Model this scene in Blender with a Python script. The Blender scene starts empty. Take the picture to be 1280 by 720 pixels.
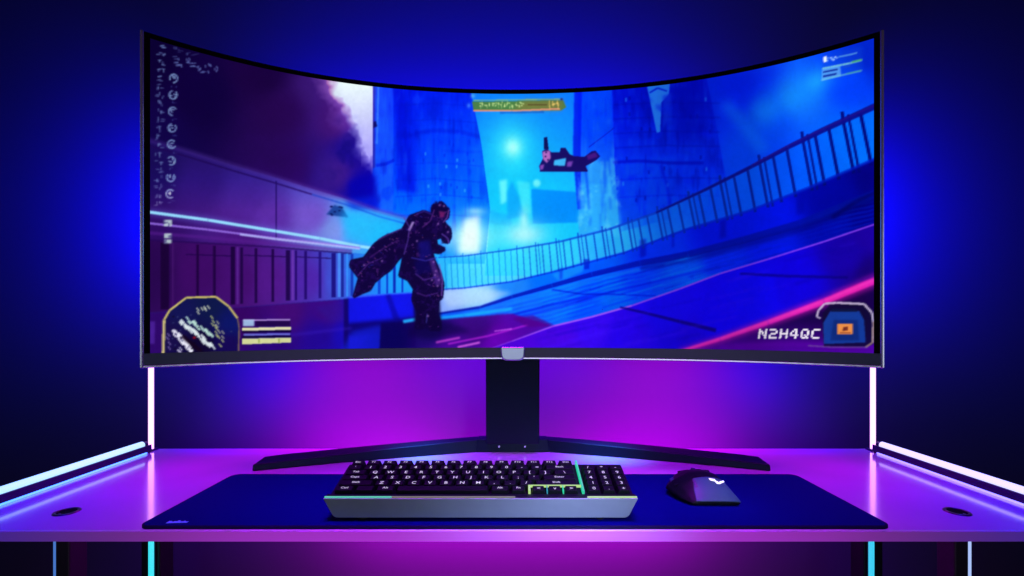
import bpy, bmesh, math, random
import numpy as np
from mathutils import Vector, Matrix

random.seed(7)
rng = np.random.default_rng(11)
SC = bpy.context.scene
COL = SC.collection
F = 600.0            # focal length in pixels of a 1280-wide frame
HOR = 405.0          # horizon row
DESK_Z = 0.74
CAM_H = 0.2756       # lens above the desk top
ZC = DESK_Z + CAM_H

# ------------------------------------------------------------------ helpers
def lin(c):
    out = []
    for v in c:
        v = v / 255.0
        out.append(v / 12.92 if v <= 0.04045 else ((v + 0.055) / 1.055) ** 2.4)
    return out

def W(px, py, D):
    return Vector(((px - 640) * D / F, D, ZC - (py - HOR) * D / F))

def link(o):
    COL.objects.link(o)
    return o

def tag(o, label=None, cat=None, group=None, kind=None):
    if label: o['label'] = label
    if cat: o['category'] = cat
    if group: o['group'] = group
    if kind: o['kind'] = kind
    return o

def empty(name, loc=(0, 0, 0), label=None, cat=None, group=None):
    o = bpy.data.objects.new(name, None)
    o.empty_display_size = 0.05
    o.location = loc
    link(o)
    return tag(o, label, cat, group)

def obj(name, bm, mats, parent=None, smooth=False, bevel=0.0, seg=2, local=False):
    """one mesh object; when a parent is given, world-space vertices are turned into the parent's space"""
    me = bpy.data.meshes.new(name)
    bmesh.ops.recalc_face_normals(bm, faces=bm.faces[:])
    if smooth:
        for f in bm.faces: f.smooth = True
    bm.to_mesh(me); bm.free()
    if not isinstance(mats, (list, tuple)): mats = [mats]
    for m in mats: me.materials.append(m)
    o = bpy.data.objects.new(name, me)
    link(o)
    if parent is not None:
        o.parent = parent
        if not local:
            off = Vector((0, 0, 0)); p = parent
            while p is not None:
                off += p.location; p = p.parent
            me.transform(Matrix.Translation(-off))
    if bevel > 0:
        b = o.modifiers.new('bevel', 'BEVEL'); b.width = bevel; b.segments = seg
        b.limit_method = 'ANGLE'; b.angle_limit = math.radians(35)
    return o

def box(bm, x0, x1, y0, y1, z0, z1, mi=0):
    vs = [bm.verts.new(p) for p in ((x0,y0,z0),(x1,y0,z0),(x1,y1,z0),(x0,y1,z0),(x0,y0,z1),(x1,y0,z1),(x1,y1,z1),(x0,y1,z1))]
    for q in ((0,3,2,1),(4,5,6,7),(0,1,5,4),(1,2,6,5),(2,3,7,6),(3,0,4,7)):
        f = bm.faces.new([vs[i] for i in q]); f.material_index = mi
    return vs

def hexa(bm, pts, mi=0):
    """eight points: bottom ring of four, top ring of four"""
    vs = [bm.verts.new(p) for p in pts]
    for q in ((0,3,2,1),(4,5,6,7),(0,1,5,4),(1,2,6,5),(2,3,7,6),(3,0,4,7)):
        f = bm.faces.new([vs[i] for i in q]); f.material_index = mi

def prism(bm, ring0, ring1, mi=0):
    a = [bm.verts.new(p) for p in ring0]; b = [bm.verts.new(p) for p in ring1]
    n = len(a)
    fs = [bm.faces.new(a[::-1]), bm.faces.new(b)]
    for i in range(n):
        fs.append(bm.faces.new((a[i], a[(i+1) % n], b[(i+1) % n], b[i])))
    for f in fs: f.material_index = mi

def tube(bm, p0, p1, r, n=16, mi=0):
    p0 = Vector(p0); p1 = Vector(p1); d = (p1 - p0).normalized()
    up = Vector((0,0,1)) if abs(d.z) < 0.9 else Vector((1,0,0))
    a = d.cross(up).normalized(); b = d.cross(a)
    r0 = [p0 + r*(math.cos(t)*a + math.sin(t)*b) for t in (2*math.pi*i/n for i in range(n))]
    r1 = [p + (p1 - p0) for p in r0]
    prism(bm, r0, r1, mi)

# ---------------------------------------------------------------- materials
def mat(name, base, rough=0.5, metal=0.0, spec=0.5, coat=0.0, coat_rough=0.1, noise=0.0, nscale=40, bump=0.0, bscale=200, rvar=0.0):
    m = bpy.data.materials.new(name); m.use_nodes = True
    nt = m.node_tree; b = nt.nodes['Principled BSDF']
    b.inputs['Base Color'].default_value = (*base, 1)
    b.inputs['Roughness'].default_value = rough
    b.inputs['Metallic'].default_value = metal
    b.inputs['Specular IOR Level'].default_value = spec
    b.inputs['Coat Weight'].default_value = coat
    b.inputs['Coat Roughness'].default_value = coat_rough
    tc = nt.nodes.new('ShaderNodeTexCoord')
    if noise > 0 or rvar > 0:
        n = nt.nodes.new('ShaderNodeTexNoise'); n.inputs['Scale'].default_value = nscale; n.inputs['Detail'].default_value = 6
        nt.links.new(tc.outputs['Object'], n.inputs['Vector'])
        if noise > 0:
            r = nt.nodes.new('ShaderNodeMapRange'); r.inputs['To Min'].default_value = 1 - noise; r.inputs['To Max'].default_value = 1 + noise
            nt.links.new(n.outputs['Fac'], r.inputs['Value'])
            mx = nt.nodes.new('ShaderNodeVectorMath'); mx.operation = 'SCALE'; mx.inputs[0].default_value = base
            nt.links.new(r.outputs['Result'], mx.inputs['Scale'])
            nt.links.new(mx.outputs['Vector'], b.inputs['Base Color'])
        if rvar > 0:
            r2 = nt.nodes.new('ShaderNodeMapRange'); r2.inputs['To Min'].default_value = max(0.02, rough - rvar); r2.inputs['To Max'].default_value = rough + rvar
            nt.links.new(n.outputs['Fac'], r2.inputs['Value']); nt.links.new(r2.outputs['Result'], b.inputs['Roughness'])
    if bump > 0:
        n2 = nt.nodes.new('ShaderNodeTexNoise'); n2.inputs['Scale'].default_value = bscale; n2.inputs['Detail'].default_value = 3
        nt.links.new(tc.outputs['Object'], n2.inputs['Vector'])
        bp = nt.nodes.new('ShaderNodeBump'); bp.inputs['Strength'].default_value = bump; bp.inputs['Distance'].default_value = 0.002
        nt.links.new(n2.outputs['Fac'], bp.inputs['Height']); nt.links.new(bp.outputs['Normal'], b.inputs['Normal'])
    return m

def glow(name, srgb, strength=1.0, base=0.5, linear=None):
    m = bpy.data.materials.new(name); m.use_nodes = True
    b = m.node_tree.nodes['Principled BSDF']
    b.inputs['Base Color'].default_value = (base, base, base, 1)
    b.inputs['Roughness'].default_value = 0.4
    b.inputs['Emission Color'].default_value = (*(linear or lin(srgb)), 1)
    b.inputs['Emission Strength'].default_value = strength
    return m

M_wall = mat('wall_paint', (0.05, 0.046, 0.065), rough=0.8, spec=0.12, noise=0.05, nscale=3, bump=0.12, bscale=160)
M_floor = mat('floor_boards', (0.05, 0.045, 0.05), rough=0.5, noise=0.3, nscale=8)
M_desk = mat('desk_laminate', (0.62, 0.60, 0.66), rough=0.20, spec=0.6, coat=1.0, coat_rough=0.10, noise=0.04, nscale=9, bump=0.015, bscale=350, rvar=0.07)
M_desk.node_tree.nodes['Principled BSDF'].inputs['Coat IOR'].default_value = 1.8
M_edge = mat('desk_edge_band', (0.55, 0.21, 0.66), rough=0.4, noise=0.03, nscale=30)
M_leg = mat('leg_powder_coat', (0.010, 0.010, 0.016), rough=0.5, bump=0.1, bscale=500)
M_mat = mat('desk_mat_cloth', (0.0003, 0.0012, 0.085), rough=0.85, spec=0.03, noise=0.10, nscale=900, bump=0.25, bscale=1600)
M_matedge = mat('desk_mat_hem', (0.004, 0.004, 0.03), rough=0.85, spec=0.1)
M_black = mat('black_plastic', (0.006, 0.006, 0.008), rough=0.42, spec=0.35, bump=0.05, bscale=700)
M_bezel = mat('bezel_black', (0.0015, 0.0015, 0.002), rough=0.6, spec=0.04)
M_chin = mat('chin_graphite', (0.030, 0.056, 0.056), rough=0.42, spec=0.4, noise=0.08, nscale=30, bump=0.04, bscale=600)
M_silver = mat('silver_rim', (0.86, 0.90, 0.92), rough=0.27, metal=0.9)
M_badge = mat('badge_silver', (0.46, 0.54, 0.62), rough=0.36, metal=0.85)
M_stand = mat('stand_navy', (0.004, 0.010, 0.022), rough=0.45, spec=0.12, rvar=0.06, nscale=25, bump=0.03, bscale=500)
M_key = mat('keycap_black', (0.0028, 0.0035, 0.005), rough=0.55, spec=0.08, bump=0.06, bscale=900)
M_case = mat('keyboard_case', (0.003, 0.004, 0.006), rough=0.5, spec=0.12)
M_alu = mat('keyboard_front_metal', (0.29, 0.33, 0.39), rough=0.42, metal=0.30, noise=0.08, nscale=60, bump=0.05, bscale=800, rvar=0.06)
M_mouse = mat('mouse_dark', (0.0015, 0.0025, 0.005), rough=0.5, spec=0.10, bump=0.05, bscale=800)
M_palm = mat('mouse_palm_grey', (0.016, 0.060, 0.085), rough=0.45, spec=0.22, rvar=0.07, nscale=60, bump=0.04, bscale=700)
M_rail = mat('rail_dark_metal', (0.012, 0.012, 0.05), rough=0.45)
M_cap = mat('grommet_dark', (0.012, 0.008, 0.012), rough=0.35)
M_legend = glow('legend_backlight', (215, 218, 225), 0.9, base=0.1)
M_tubew = glow('led_diffuser_white', None, 1.0, linear=(2.3, 0.95, 2.6))
M_railc = glow('led_diffuser_ice', None, 1.0, linear=(0.46, 0.92, 1.3))
M_railw = glow('led_diffuser_lavender', None, 1.0, linear=(0.80, 0.82, 1.5))
M_reflc = glow('reflection_glow_cyan', None, 1.0, linear=(0.10, 0.62, 3.0))  # emission imitating the bar's reflection line on the desk
M_reflw = glow('reflection_glow_white', None, 1.0, linear=(0.52, 0.46, 3.0))
M_cyan = glow('led_strip_cyan', (50, 232, 245), 1.0)
M_cyanb = glow('led_strip_aqua', (40, 205, 240), 1.0)
M_blue = glow('led_strip_blue', (42, 105, 190), 1.0)
M_ice = glow('led_strip_ice', (165, 190, 245), 1.0)
M_teal = glow('key_glow_teal', (80, 200, 165), 1.0, base=0.04)
M_mint = glow('key_glow_mint', (20, 205, 150), 1.0, base=0.04)
M_lime = glow('key_glow_lime', (175, 215, 120), 1.0, base=0.04)
M_olive = glow('key_glow_olive', (112, 114, 84), 1.0, base=0.04)
M_aqua = glow('key_glow_aqua', (20, 140, 160), 1.0, base=0.04)
M_emblem = glow('emblem_white', (240, 240, 255), 1.1)
M_print = mat('mat_print_white', (0.10, 0.85, 0.85), rough=0.6)

# ------------------------------------------------------------------ setting
bm = bmesh.new(); box(bm, -4, 4, 1.23, 1.33, 0.0, 3.2)
tag(obj('wall', bm, M_wall), kind='structure')
bm = bmesh.new(); box(bm, -4, 4, -2.5, 1.228, -0.1, 0.0)
tag(obj('floor', bm, M_floor), kind='structure')

# --------------------------------------------------------------------- desk
desk = empty('desk', (0, 0.85, 0), 'white gaming desk lit purple, carrying the monitor, keyboard and mouse', 'desk')
DY0, DY1, DX, TH = 0.640, 1.062, 0.803, 0.0150
bm = bmesh.new(); box(bm, -DX, DX, DY0 + 0.0012, DY1, DESK_Z - TH, DESK_Z)
obj('tabletop', bm, M_desk, desk, bevel=0.0012)
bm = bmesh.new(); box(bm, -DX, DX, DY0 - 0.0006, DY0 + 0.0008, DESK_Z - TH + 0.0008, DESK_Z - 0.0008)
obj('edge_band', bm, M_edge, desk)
for sx in (-1, 1):
    bm = bmesh.new(); xa, xb = sorted((sx*0.632, sx*0.652)); box(bm, xa, xb, 0.685, 0.715, 0.0, DESK_Z - TH - 0.001)
    obj('leg', bm, M_leg, desk, bevel=0.002)
    bm = bmesh.new(); xa, xb = sorted((sx*0.735, sx*0.775)); box(bm, xa, xb, 1.003, 1.043, 0.0, DESK_Z - TH - 0.001)
    obj('leg', bm, M_leg, desk, bevel=0.002)
bm = bmesh.new(); box(bm, -0.735, 0.735, 1.02, 1.04, 0.10, 0.13)
obj('stretcher', bm, M_leg, desk, bevel=0.002)
for sx in (-1, 1):
    gx, gy = sx*0.6525, 0.7035
    bm = bmesh.new()
    n = 36
    ro, ri, h = 0.0165, 0.0125, 0.0016
    rings = []
    for r, z in ((ro, 0.0001), (ro - 0.001, h), (ri, h), (ri - 0.0005, 0.0003)):
        rings.append([bm.verts.new((gx + r*math.cos(2*math.pi*i/n), gy + r*math.sin(2*math.pi*i/n), DESK_Z + z)) for i in range(n)])
    for a, b in zip(rings, rings[1:]):
        for i in range(n): bm.faces.new((a[i], a[(i+1) % n], b[(i+1) % n], b[i]))
    g = obj('cable_grommet', bm, M_cap, desk, smooth=True)
    bm = bmesh.new()
    tube(bm, (gx, gy, DESK_Z + 0.00015), (gx, gy, DESK_Z + 0.0007), ri - 0.0003, 36)
    obj('cap', bm, M_bezel, g)
    bm = bmesh.new(); box(bm, gx - 0.0015, gx + 0.0015, gy - 0.0122, gy - 0.0095, DESK_Z + 0.0008, DESK_Z + 0.0018)
    obj('tab', bm, M_silver, g)

# ---------------------------------------------------------------- led lamps
def light_bar(sx, m_tube, m_refl, label):
    r = empty('led_light_bar', (sx*0.784, 0.83, DESK_Z), label, 'light bar', 'led light bars along the desk sides')
    y0, y1 = 0.642, 1.018
    xa, xb = sorted((sx*0.773, sx*0.797))
    bm = bmesh.new(); box(bm, xa, xb, y0, y1 + 0.012, DESK_Z + 0.0042, DESK_Z + 0.0115)
    xa, xb = sorted((sx*0.7732, sx*0.7762)); box(bm, xa, xb, y0, y1 + 0.012, DESK_Z + 0.0117, DESK_Z + 0.0172)  # lip added to shield the tube's mirror image on the desk
    obj('rail', bm, M_rail, r)
    bm = bmesh.new(); xa, xb = sorted((sx*0.776, sx*0.797)); box(bm, xa, xb, y0, y1 + 0.012, DESK_Z + 0.0002, DESK_Z + 0.0040)
    obj('mount', bm, M_rail, r)
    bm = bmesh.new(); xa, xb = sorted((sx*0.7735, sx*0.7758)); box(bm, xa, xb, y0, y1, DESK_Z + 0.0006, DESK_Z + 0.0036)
    obj('reflection_strip', bm, m_refl, r)  # added glowing strip, stands in for the tube's reflection at the rail base
    bm = bmesh.new()
    cx, cz = sx*0.785, DESK_Z + 0.0190
    tube(bm, (cx, y0, cz), (cx, y1, cz), 0.0070, 20)
    obj('tube', bm, m_tube, r, smooth=False)
    bm = bmesh.new(); tube(bm, (cx, y1 + 0.0005, cz - 0.001), (cx, y1 + 0.010, cz - 0.001), 0.0066, 16)
    obj('end_cap', bm, M_rail, r)
    return r
light_bar(-1, M_railc, M_reflc, 'icy cyan led light bar on the desk beside the blue lit leg strip')
light_bar(1, M_railw, M_reflw, 'lavender white led light bar on the desk end nearest the mouse')

def corner_tube(sx, label):
    x, y = sx*0.7865, 1.046
    r = empty('led_tube', (x, y, DESK_Z), label, 'light tube', 'upright led tubes on the rear desk corners')
    bm = bmesh.new(); box(bm, x - 0.0095, x + 0.0095, y - 0.0095, y + 0.0095, DESK_Z + 0.0002, DESK_Z + 0.004)
    obj('socket', bm, M_rail, r, bevel=0.001)
    bm = bmesh.new(); tube(bm, (x, y, DESK_Z + 0.0042), (x, y, DESK_Z + 0.23), 0.0050, 20)
    obj('tube', bm, M_tubew, r)
    bm = bmesh.new(); tube(bm, (x, y, DESK_Z + 0.2303), (x, y, DESK_Z + 0.242), 0.0058, 20)
    obj('end_cap', bm, M_rail, r)
corner_tube(-1, 'upright white led tube at the rear desk corner next to the icy cyan bar')
corner_tube(1, 'upright white led tube at the rear desk corner next to the lavender bar')

def leg_strip(x, y, w, m, label):
    r = empty('led_strip', (x, y, 0.02), label, 'light strip', 'led strips on the desk legs')
    bm = bmesh.new(); box(bm, x - w/2, x + w/2, y - 0.004, y, 0.02, DESK_Z - TH - 0.004)
    obj('diffuser', bm, m, r, bevel=0.001)
    bm = bmesh.new(); box(bm, x - w/2 - 0.0012, x + w/2 + 0.0012, y + 0.0003, y + 0.003, 0.02, DESK_Z - TH - 0.004)
    obj('channel', bm, M_rail, r)
leg_strip(-0.7495, 0.999, 0.0100, M_cyan, 'bright cyan led strip under the desk below the cyan bar\'s upright tube')
leg_strip(0.7465, 0.999, 0.0105, M_cyanb, 'aqua blue led strip under the desk below the lavender bar\'s upright tube')
leg_strip(-0.6615, 0.699, 0.0068, M_blue, 'dim blue led strip on the front desk leg under the cyan bar end')
leg_strip(0.6610, 0.699, 0.0095, M_ice, 'pale ice white led strip on the front desk leg under the mouse end')

# ----------------------------------------------------------------- desk mat
MZ = DESK_Z + 0.0040
mat_e = empty('desk_mat', (0, 0.76, DESK_Z), 'wide royal blue cloth desk mat under the keyboard and mouse', 'desk mat')
def rrect(x0, x1, y0, y1, r, n=8):
    pts = []
    for cx, cy, a0 in ((x1 - r, y1 - r, 0), (x0 + r, y1 - r, 90), (x0 + r, y0 + r, 180), (x1 - r, y0 + r, 270)):
        for i in range(n + 1):
            a = math.radians(a0 + 90*i/n); pts.append((cx + r*math.cos(a), cy + r*math.sin(a)))
    return pts
MX0, MX1, MY0, MY1 = -0.503, 0.511, 0.6455, 0.868
ring = rrect(MX0, MX1, MY0, MY1, 0.014)
bm = bmesh.new()
prism(bm, [(x, y, DESK_Z + 0.0006) for x, y in ring], [(x, y, MZ) for x, y in ring])
obj('cloth', bm, M_mat, mat_e)
o1 = rrect(MX0 - 0.0015, MX1 + 0.0015, MY0 - 0.0015, MY1 + 0.0015, 0.0155); i1 = rrect(MX0 + 0.0008, MX1 - 0.0008, MY0 + 0.0008, MY1 - 0.0008, 0.0135)
bm = bmesh.new()
rings = [[bm.verts.new((x, y, z)) for x, y in rg] for rg, z in ((o1, DESK_Z + 0.0002), (o1, MZ - 0.0004), (i1, MZ + 0.0005))]
for a, b in zip(rings, rings[1:]):
    for i in range(len(a)): bm.faces.new((a[i], a[(i+1) % len(a)], b[(i+1) % len(a)], b[i]))
obj('hem', bm, M_matedge, mat_e, smooth=True)
# small worn white print near the front corner (too small to read in the photograph)
bm = bmesh.new()
px0 = -0.4715
for i, (w, h) in enumerate([(5, 7), (3, 5), (5, 6), (4, 8), (6, 5), (3, 6), (6, 4)]):
    xs = px0 + sum([(5, 3, 5, 4, 6, 3, 6)[k] for k in range(i)])*0.00078 + i*0.0004
    box(bm, xs, xs + w*0.00078, 0.6535 + 0.0003*i, 0.6535 + 0.0003*i + h*0.00105, MZ + 0.0002, MZ + 0.0005)
obj('print', bm, M_print, mat_e)

# ------------------------------------------------------------------ monitor
DC = 0.95
def yc(X):
    x = X / DC
    return DC * (1 - 0.37*x*x - 0.43*x**4)
K = DC / F
XA, XB, XR = 0.607*DC, 0.6125*DC, 0.6160*DC
ZT, ZTO = ZC + 287.5*K, ZC + 292.5*K
ZB, ZBR, ZBO = ZC - 29.5*K, ZC - 41.2*K, ZC - 44.0*K

def cstrip(bm, x0, x1, z0, z1, of, ob, n=64):
    """a bar that follows the panel's curve; of / ob: front and back offset in depth"""
    prev = None
    for i in range(n + 1):
        x = x0 + (x1 - x0)*i/n; y = yc(x)
        q = [bm.verts.new((x, y + of, z0)), bm.verts.new((x, y + ob, z0)), bm.verts.new((x, y + ob, z1)), bm.verts.new((x, y + of, z1))]
        if prev:
            for k in range(4): bm.faces.new((prev[k], prev[(k+1) % 4], q[(k+1) % 4], q[k]))
        else: bm.faces.new(q)
        prev = q
    bm.faces.new(prev[::-1])

monitor = empty('curved_monitor', (0, 1.03, DESK_Z), 'wide curved gaming monitor showing a blue and purple game on its stand', 'monitor')
bm = bmesh.new(); cstrip(bm, -XB, XB, ZBR, ZTO - 0.001, 0.004, 0.030)
obj('housing', bm, M_black, monitor, bevel=0.002)
bm = bmesh.new()
for a in ((-XB, XB, ZT, ZTO, 64), (-XB, -XA, ZB, ZT - 0.0001, 2), (XA, XB, ZB, ZT - 0.0001, 2)):
    cstrip(bm, a[0], a[1], a[2], a[3], -0.0015, 0.0038, a[4])
obj('bezel', bm, M_bezel, monitor)
bm = bmesh.new(); cstrip(bm, -XB, XB, ZBR + 0.0002, ZB - 0.0002, -0.003, 0.0036)
obj('chin', bm, M_chin, monitor)
# one silver rim: both sides and the underside, corners rounded by bevel
bm = bmesh.new()
cstrip(bm, -XR, -XB - 0.0002, ZBO, ZTO + 0.0008, -0.0035, 0.028, 2)
cstrip(bm, XB + 0.0002, XR, ZBO, ZTO + 0.0008, -0.0035, 0.028, 2)
cstrip(bm, -XB, XB, ZBO, ZBR - 0.0002, -0.0035, 0.028)
obj('rim', bm, M_silver, monitor, bevel=0.0012)
# badge
bx = 0.0015
def badge_ring(y, g):
    pts = []
    for (cx, cz, r, a0, a1) in ((0.0215, -0.0475, 0.004, 0, 90), (-0.0215, -0.0475, 0.004, 90, 180), (-0.0125, -0.0600, 0.0115, 180, 270), (0.0125, -0.0600, 0.0115, 270, 360)):
        for i in range(7):
            a = math.radians(a0 + (a1 - a0)*i/6)
            pts.append((bx + (cx + r*math.cos(a))*g, y, ZC - 0.0010 + cz*1 + r*math.sin(a)*g))
    return pts
bm = bmesh.new()
prism(bm, badge_ring(0.9415, 0.94), badge_ring(0.9465, 1.0))
obj('badge', bm, M_badge, monitor, bevel=0.0030, seg=4)

# stand
bm = bmesh.new()
hexa(bm, [(-0.0555, 1.022, DESK_Z + 0.020), (0.0585, 1.022, DESK_Z + 0.020), (0.0585, 1.046, DESK_Z + 0.020), (-0.0555, 1.046, DESK_Z + 0.020),
          (-0.0545, 0.986, ZC + 0.12), (0.0575, 0.986, ZC + 0.12), (0.0575, 1.010, ZC + 0.12), (-0.0545, 1.010, ZC + 0.12)])
neck = obj('stand_neck', bm, M_stand, monitor, bevel=0.003)
bm = bmesh.new(); box(bm, -0.07, 0.073, 0.979, 0.988, ZC + 0.06, ZC + 0.20)
obj('mount_plate', bm, M_black, monitor, bevel=0.003)
bm = bmesh.new()
prism(bm, [(-0.078, 1.030, DESK_Z + 0.0004), (0.081, 1.030, DESK_Z + 0.0004), (0.081, 1.058, DESK_Z + 0.0004), (-0.078, 1.058, DESK_Z + 0.0004)],
          [(-0.074, 1.033, DESK_Z + 0.0270), (0.077, 1.033, DESK_Z + 0.0270), (0.077, 1.057, DESK_Z + 0.0300), (-0.074, 1.057, DESK_Z + 0.0300)])
hub = obj('stand_hub', bm, M_stand, monitor, bevel=0.002)
for sx in (-0.0275, 0.028):
    bm = bmesh.new(); tube(bm, (sx, 1.0325, DESK_Z + 0.0125), (sx, 1.0295, DESK_Z + 0.0125), 0.0022, 12)
    obj('screw', bm, M_silver, hub)
for sx, tipx in ((-1, -0.486), (1, 0.484)):
    x0 = 0.0740*sx if sx < 0 else 0.0770
    bm = bmesh.new()
    n = 14; prev = None
    for i in range(n + 1):
        t = i/n
        x = x0 + (tipx - x0)*t
        yf = 1.0310 - (1.0310 - 0.896)*(0.80*t + 0.20*t*t)
        wd = 0.027 + 0.026*t
        hf = 0.0262 - 0.0142*t; hb = 0.0292 - 0.0137*t
        q = [(x, yf, DESK_Z + 0.0004), (x, yf + wd, DESK_Z + 0.0004), (x, yf + wd - 0.002, DESK_Z + hb), (x, yf + 0.0035, DESK_Z + hf)]
        if t > 0.97: q = [(x, yy if k in (0, 3) else yy - 0.004, zz) for k, (x, yy, zz) in enumerate(q)]
        q = [bm.verts.new(p) for p in q]
        if prev:
            for k in range(4): bm.faces.new((prev[k], prev[(k+1) % 4], q[(k+1) % 4], q[k]))
        else: bm.faces.new(q)
        prev = q
    bm.faces.new(prev[::-1])
    obj('stand_foot', bm, M_stand, monitor, bevel=0.0022, seg=3)

# ------------------------------------------------- the picture on the screen
S = 2.0; OX, OY = 172.0, 34.0
CWD, CHT = int(940*S), int(440*S)
YY, XX = np.mgrid[0:CHT, 0:CWD].astype(np.float32)
PX = XX/S + OX; PY = YY/S + OY
img = np.zeros((CHT, CWD, 3), np.float32)

def gblur(a, s):
    s = s*S
    if s <= 0: return a
    r = max(1, int(3*s)); k = np.exp(-0.5*(np.arange(-r, r + 1)/s)**2); k /= k.sum()
    def conv(b):
        p = np.pad(b, ((r, r), (0, 0)), mode='edge'); out = np.zeros_like(b)
        for i, w in enumerate(k): out += w*p[i:i + b.shape[0]]
        return out
    return conv(conv(a).T).T

def vnoise(scale, seed):
    g = np.random.default_rng(seed)
    gw, gh = int(CWD/S/scale) + 3, int(CHT/S/scale) + 3
    t = g.random((gh, gw)).astype(np.float32)
    fx = XX/S/scale; fy = YY/S/scale
    ix = fx.astype(int); iy = fy.astype(int); ax = fx - ix; ay = fy - iy
    ax = ax*ax*(3 - 2*ax); ay = ay*ay*(3 - 2*ay)
    return (t[iy, ix]*(1 - ax) + t[iy, ix + 1]*ax)*(1 - ay) + (t[iy + 1, ix]*(1 - ax) + t[iy + 1, ix + 1]*ax)*ay

def fbm(scale, seed):
    return 0.5*vnoise(scale, seed) + 0.3*vnoise(scale/2.1, seed + 1) + 0.2*vnoise(scale/4.3, seed + 2)

def pmask(pts, blur=0.0):
    m = np.zeros((CHT, CWD), np.float32)
    xs = [p[0] for p in pts]; ys = [p[1] for p in pts]
    pad = 3*blur + 2
    x0 = max(0, int((min(xs) - OX - pad)*S)); x1 = min(CWD, int((max(xs) - OX + pad)*S) + 1)
    y0 = max(0, int((min(ys) - OY - pad)*S)); y1 = min(CHT, int((max(ys) - OY + pad)*S) + 1)
    if x1 <= x0 or y1 <= y0: return m, (0, 0, 0, 0)
    gx, gy = PX[y0:y1, x0:x1], PY[y0:y1, x0:x1]
    ins = np.zeros(gx.shape, bool)
    n = len(pts)
    for i in range(n):
        ax, ay = pts[i]; bx_, by_ = pts[(i + 1) % n]
        if ay == by_: continue
        c = (ay > gy) != (by_ > gy)
        ins ^= c & (gx < (bx_ - ax)*(gy - ay)/(by_ - ay) + ax)
    sub = ins.astype(np.float32)
    if blur > 0: sub = gblur(sub, blur)
    return sub, (x0, x1, y0, y1)

def paint(sub, bb, col, a=1.0):
    x0, x1, y0, y1 = bb
    if x1 <= x0: return
    m = (sub*a)[..., None]
    c = np.asarray(col, np.float32)
    if c.ndim == 3: c = c[y0:y1, x0:x1]
    img[y0:y1, x0:x1] = img[y0:y1, x0:x1]*(1 - m) + c*m

def poly(pts, col, a=1.0, blur=0.35):
    sub, bb = pmask(pts, blur); paint(sub, bb, col, a)

def grad(p0, c0, p1, c1):
    dx, dy = p1[0] - p0[0], p1[1] - p0[1]
    t = np.clip(((PX - p0[0])*dx + (PY - p0[1])*dy)/(dx*dx + dy*dy), 0, 1)[..., None]
    return np.asarray(c0, np.float32)*(1 - t) + np.asarray(c1, np.float32)*t

def field(ctrl, p=3.0):
    num = np.zeros((CHT, CWD, 3), np.float32); den = np.zeros((CHT, CWD, 1), np.float32)
    for x, y, c in ctrl:
        w = (1.0/((PX - x)**2 + (PY - y)**2 + 60.0)**(p/2))[..., None]
        num += w*np.asarray(c, np.float32); den += w
    return num/den

def line(pts, w, col, a=1.0, blur=0.4, w1=None):
    n = len(pts)
    for i in range(n - 1):
        (x0, y0), (x1, y1) = pts[i], pts[i + 1]
        d = math.hypot(x1 - x0, y1 - y0) or 1
        wa = w if w1 is None else w + (w1 - w)*i/(n - 1); wb = w if w1 is None else w + (w1 - w)*(i + 1)/(n - 1)
        nx, ny = -(y1 - y0)/d/2, (x1 - x0)/d/2
        poly([(x0 + nx*wa, y0 + ny*wa), (x1 + nx*wb, y1 + ny*wb), (x1 - nx*wb, y1 - ny*wb), (x0 - nx*wa, y0 - ny*wa)], col, a, blur)

def blob(cx, cy, rx, ry, col, a=1.0, pw=1.0):
    m = np.exp(-(((PX - cx)/rx)**2 + ((PY - cy)/ry)**2)**pw)*a
    img[:] = img*(1 - m[..., None]) + np.asarray(col, np.float32)*m[..., None]

def interp(pts, x):
    return float(np.interp(x, [p[0] for p in pts], [p[1] for p in pts]))

# sky, city light, haze
img[:] = field([(190, 60, (18, 0, 62)), (260, 120, (28, 0, 78)), (320, 90, (40, 2, 80)), (360, 150, (62, 8, 98)), (400, 130, (76, 14, 110)),
                (420, 220, (90, 24, 128)), (350, 200, (60, 8, 100)), (200, 170, (30, 4, 90)), (470, 130, (20, 60, 235)), (480, 230, (10, 80, 245)),
                (540, 130, (0, 36, 215)), (540, 220, (0, 90, 250)), (590, 270, (20, 160, 250)), (650, 130, (16, 140, 232)), (640, 210, (20, 190, 248)),
                (600, 300, (120, 225, 255)), (680, 300, (90, 205, 250)), (740, 140, (0, 76, 245)), (745, 230, (40, 150, 250)), (760, 300, (30, 160, 245)),
                (800, 140, (0, 14, 200)), (850, 140, (0, 10, 185)), (850, 230, (0, 40, 230)), (920, 120, (0, 40, 220)), (960, 140, (0, 80, 240)),
                (1000, 120, (16, 120, 245)), (1060, 100, (0, 70, 225)), (1085, 70, (0, 40, 185)), (1060, 180, (0, 110, 240)), (940, 200, (0, 70, 240)),
                (1090, 200, (0, 120, 238))], 3.4)
# far haze glow
blob(640, 190, 46, 60, (28, 200, 250), 0.6)
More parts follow.
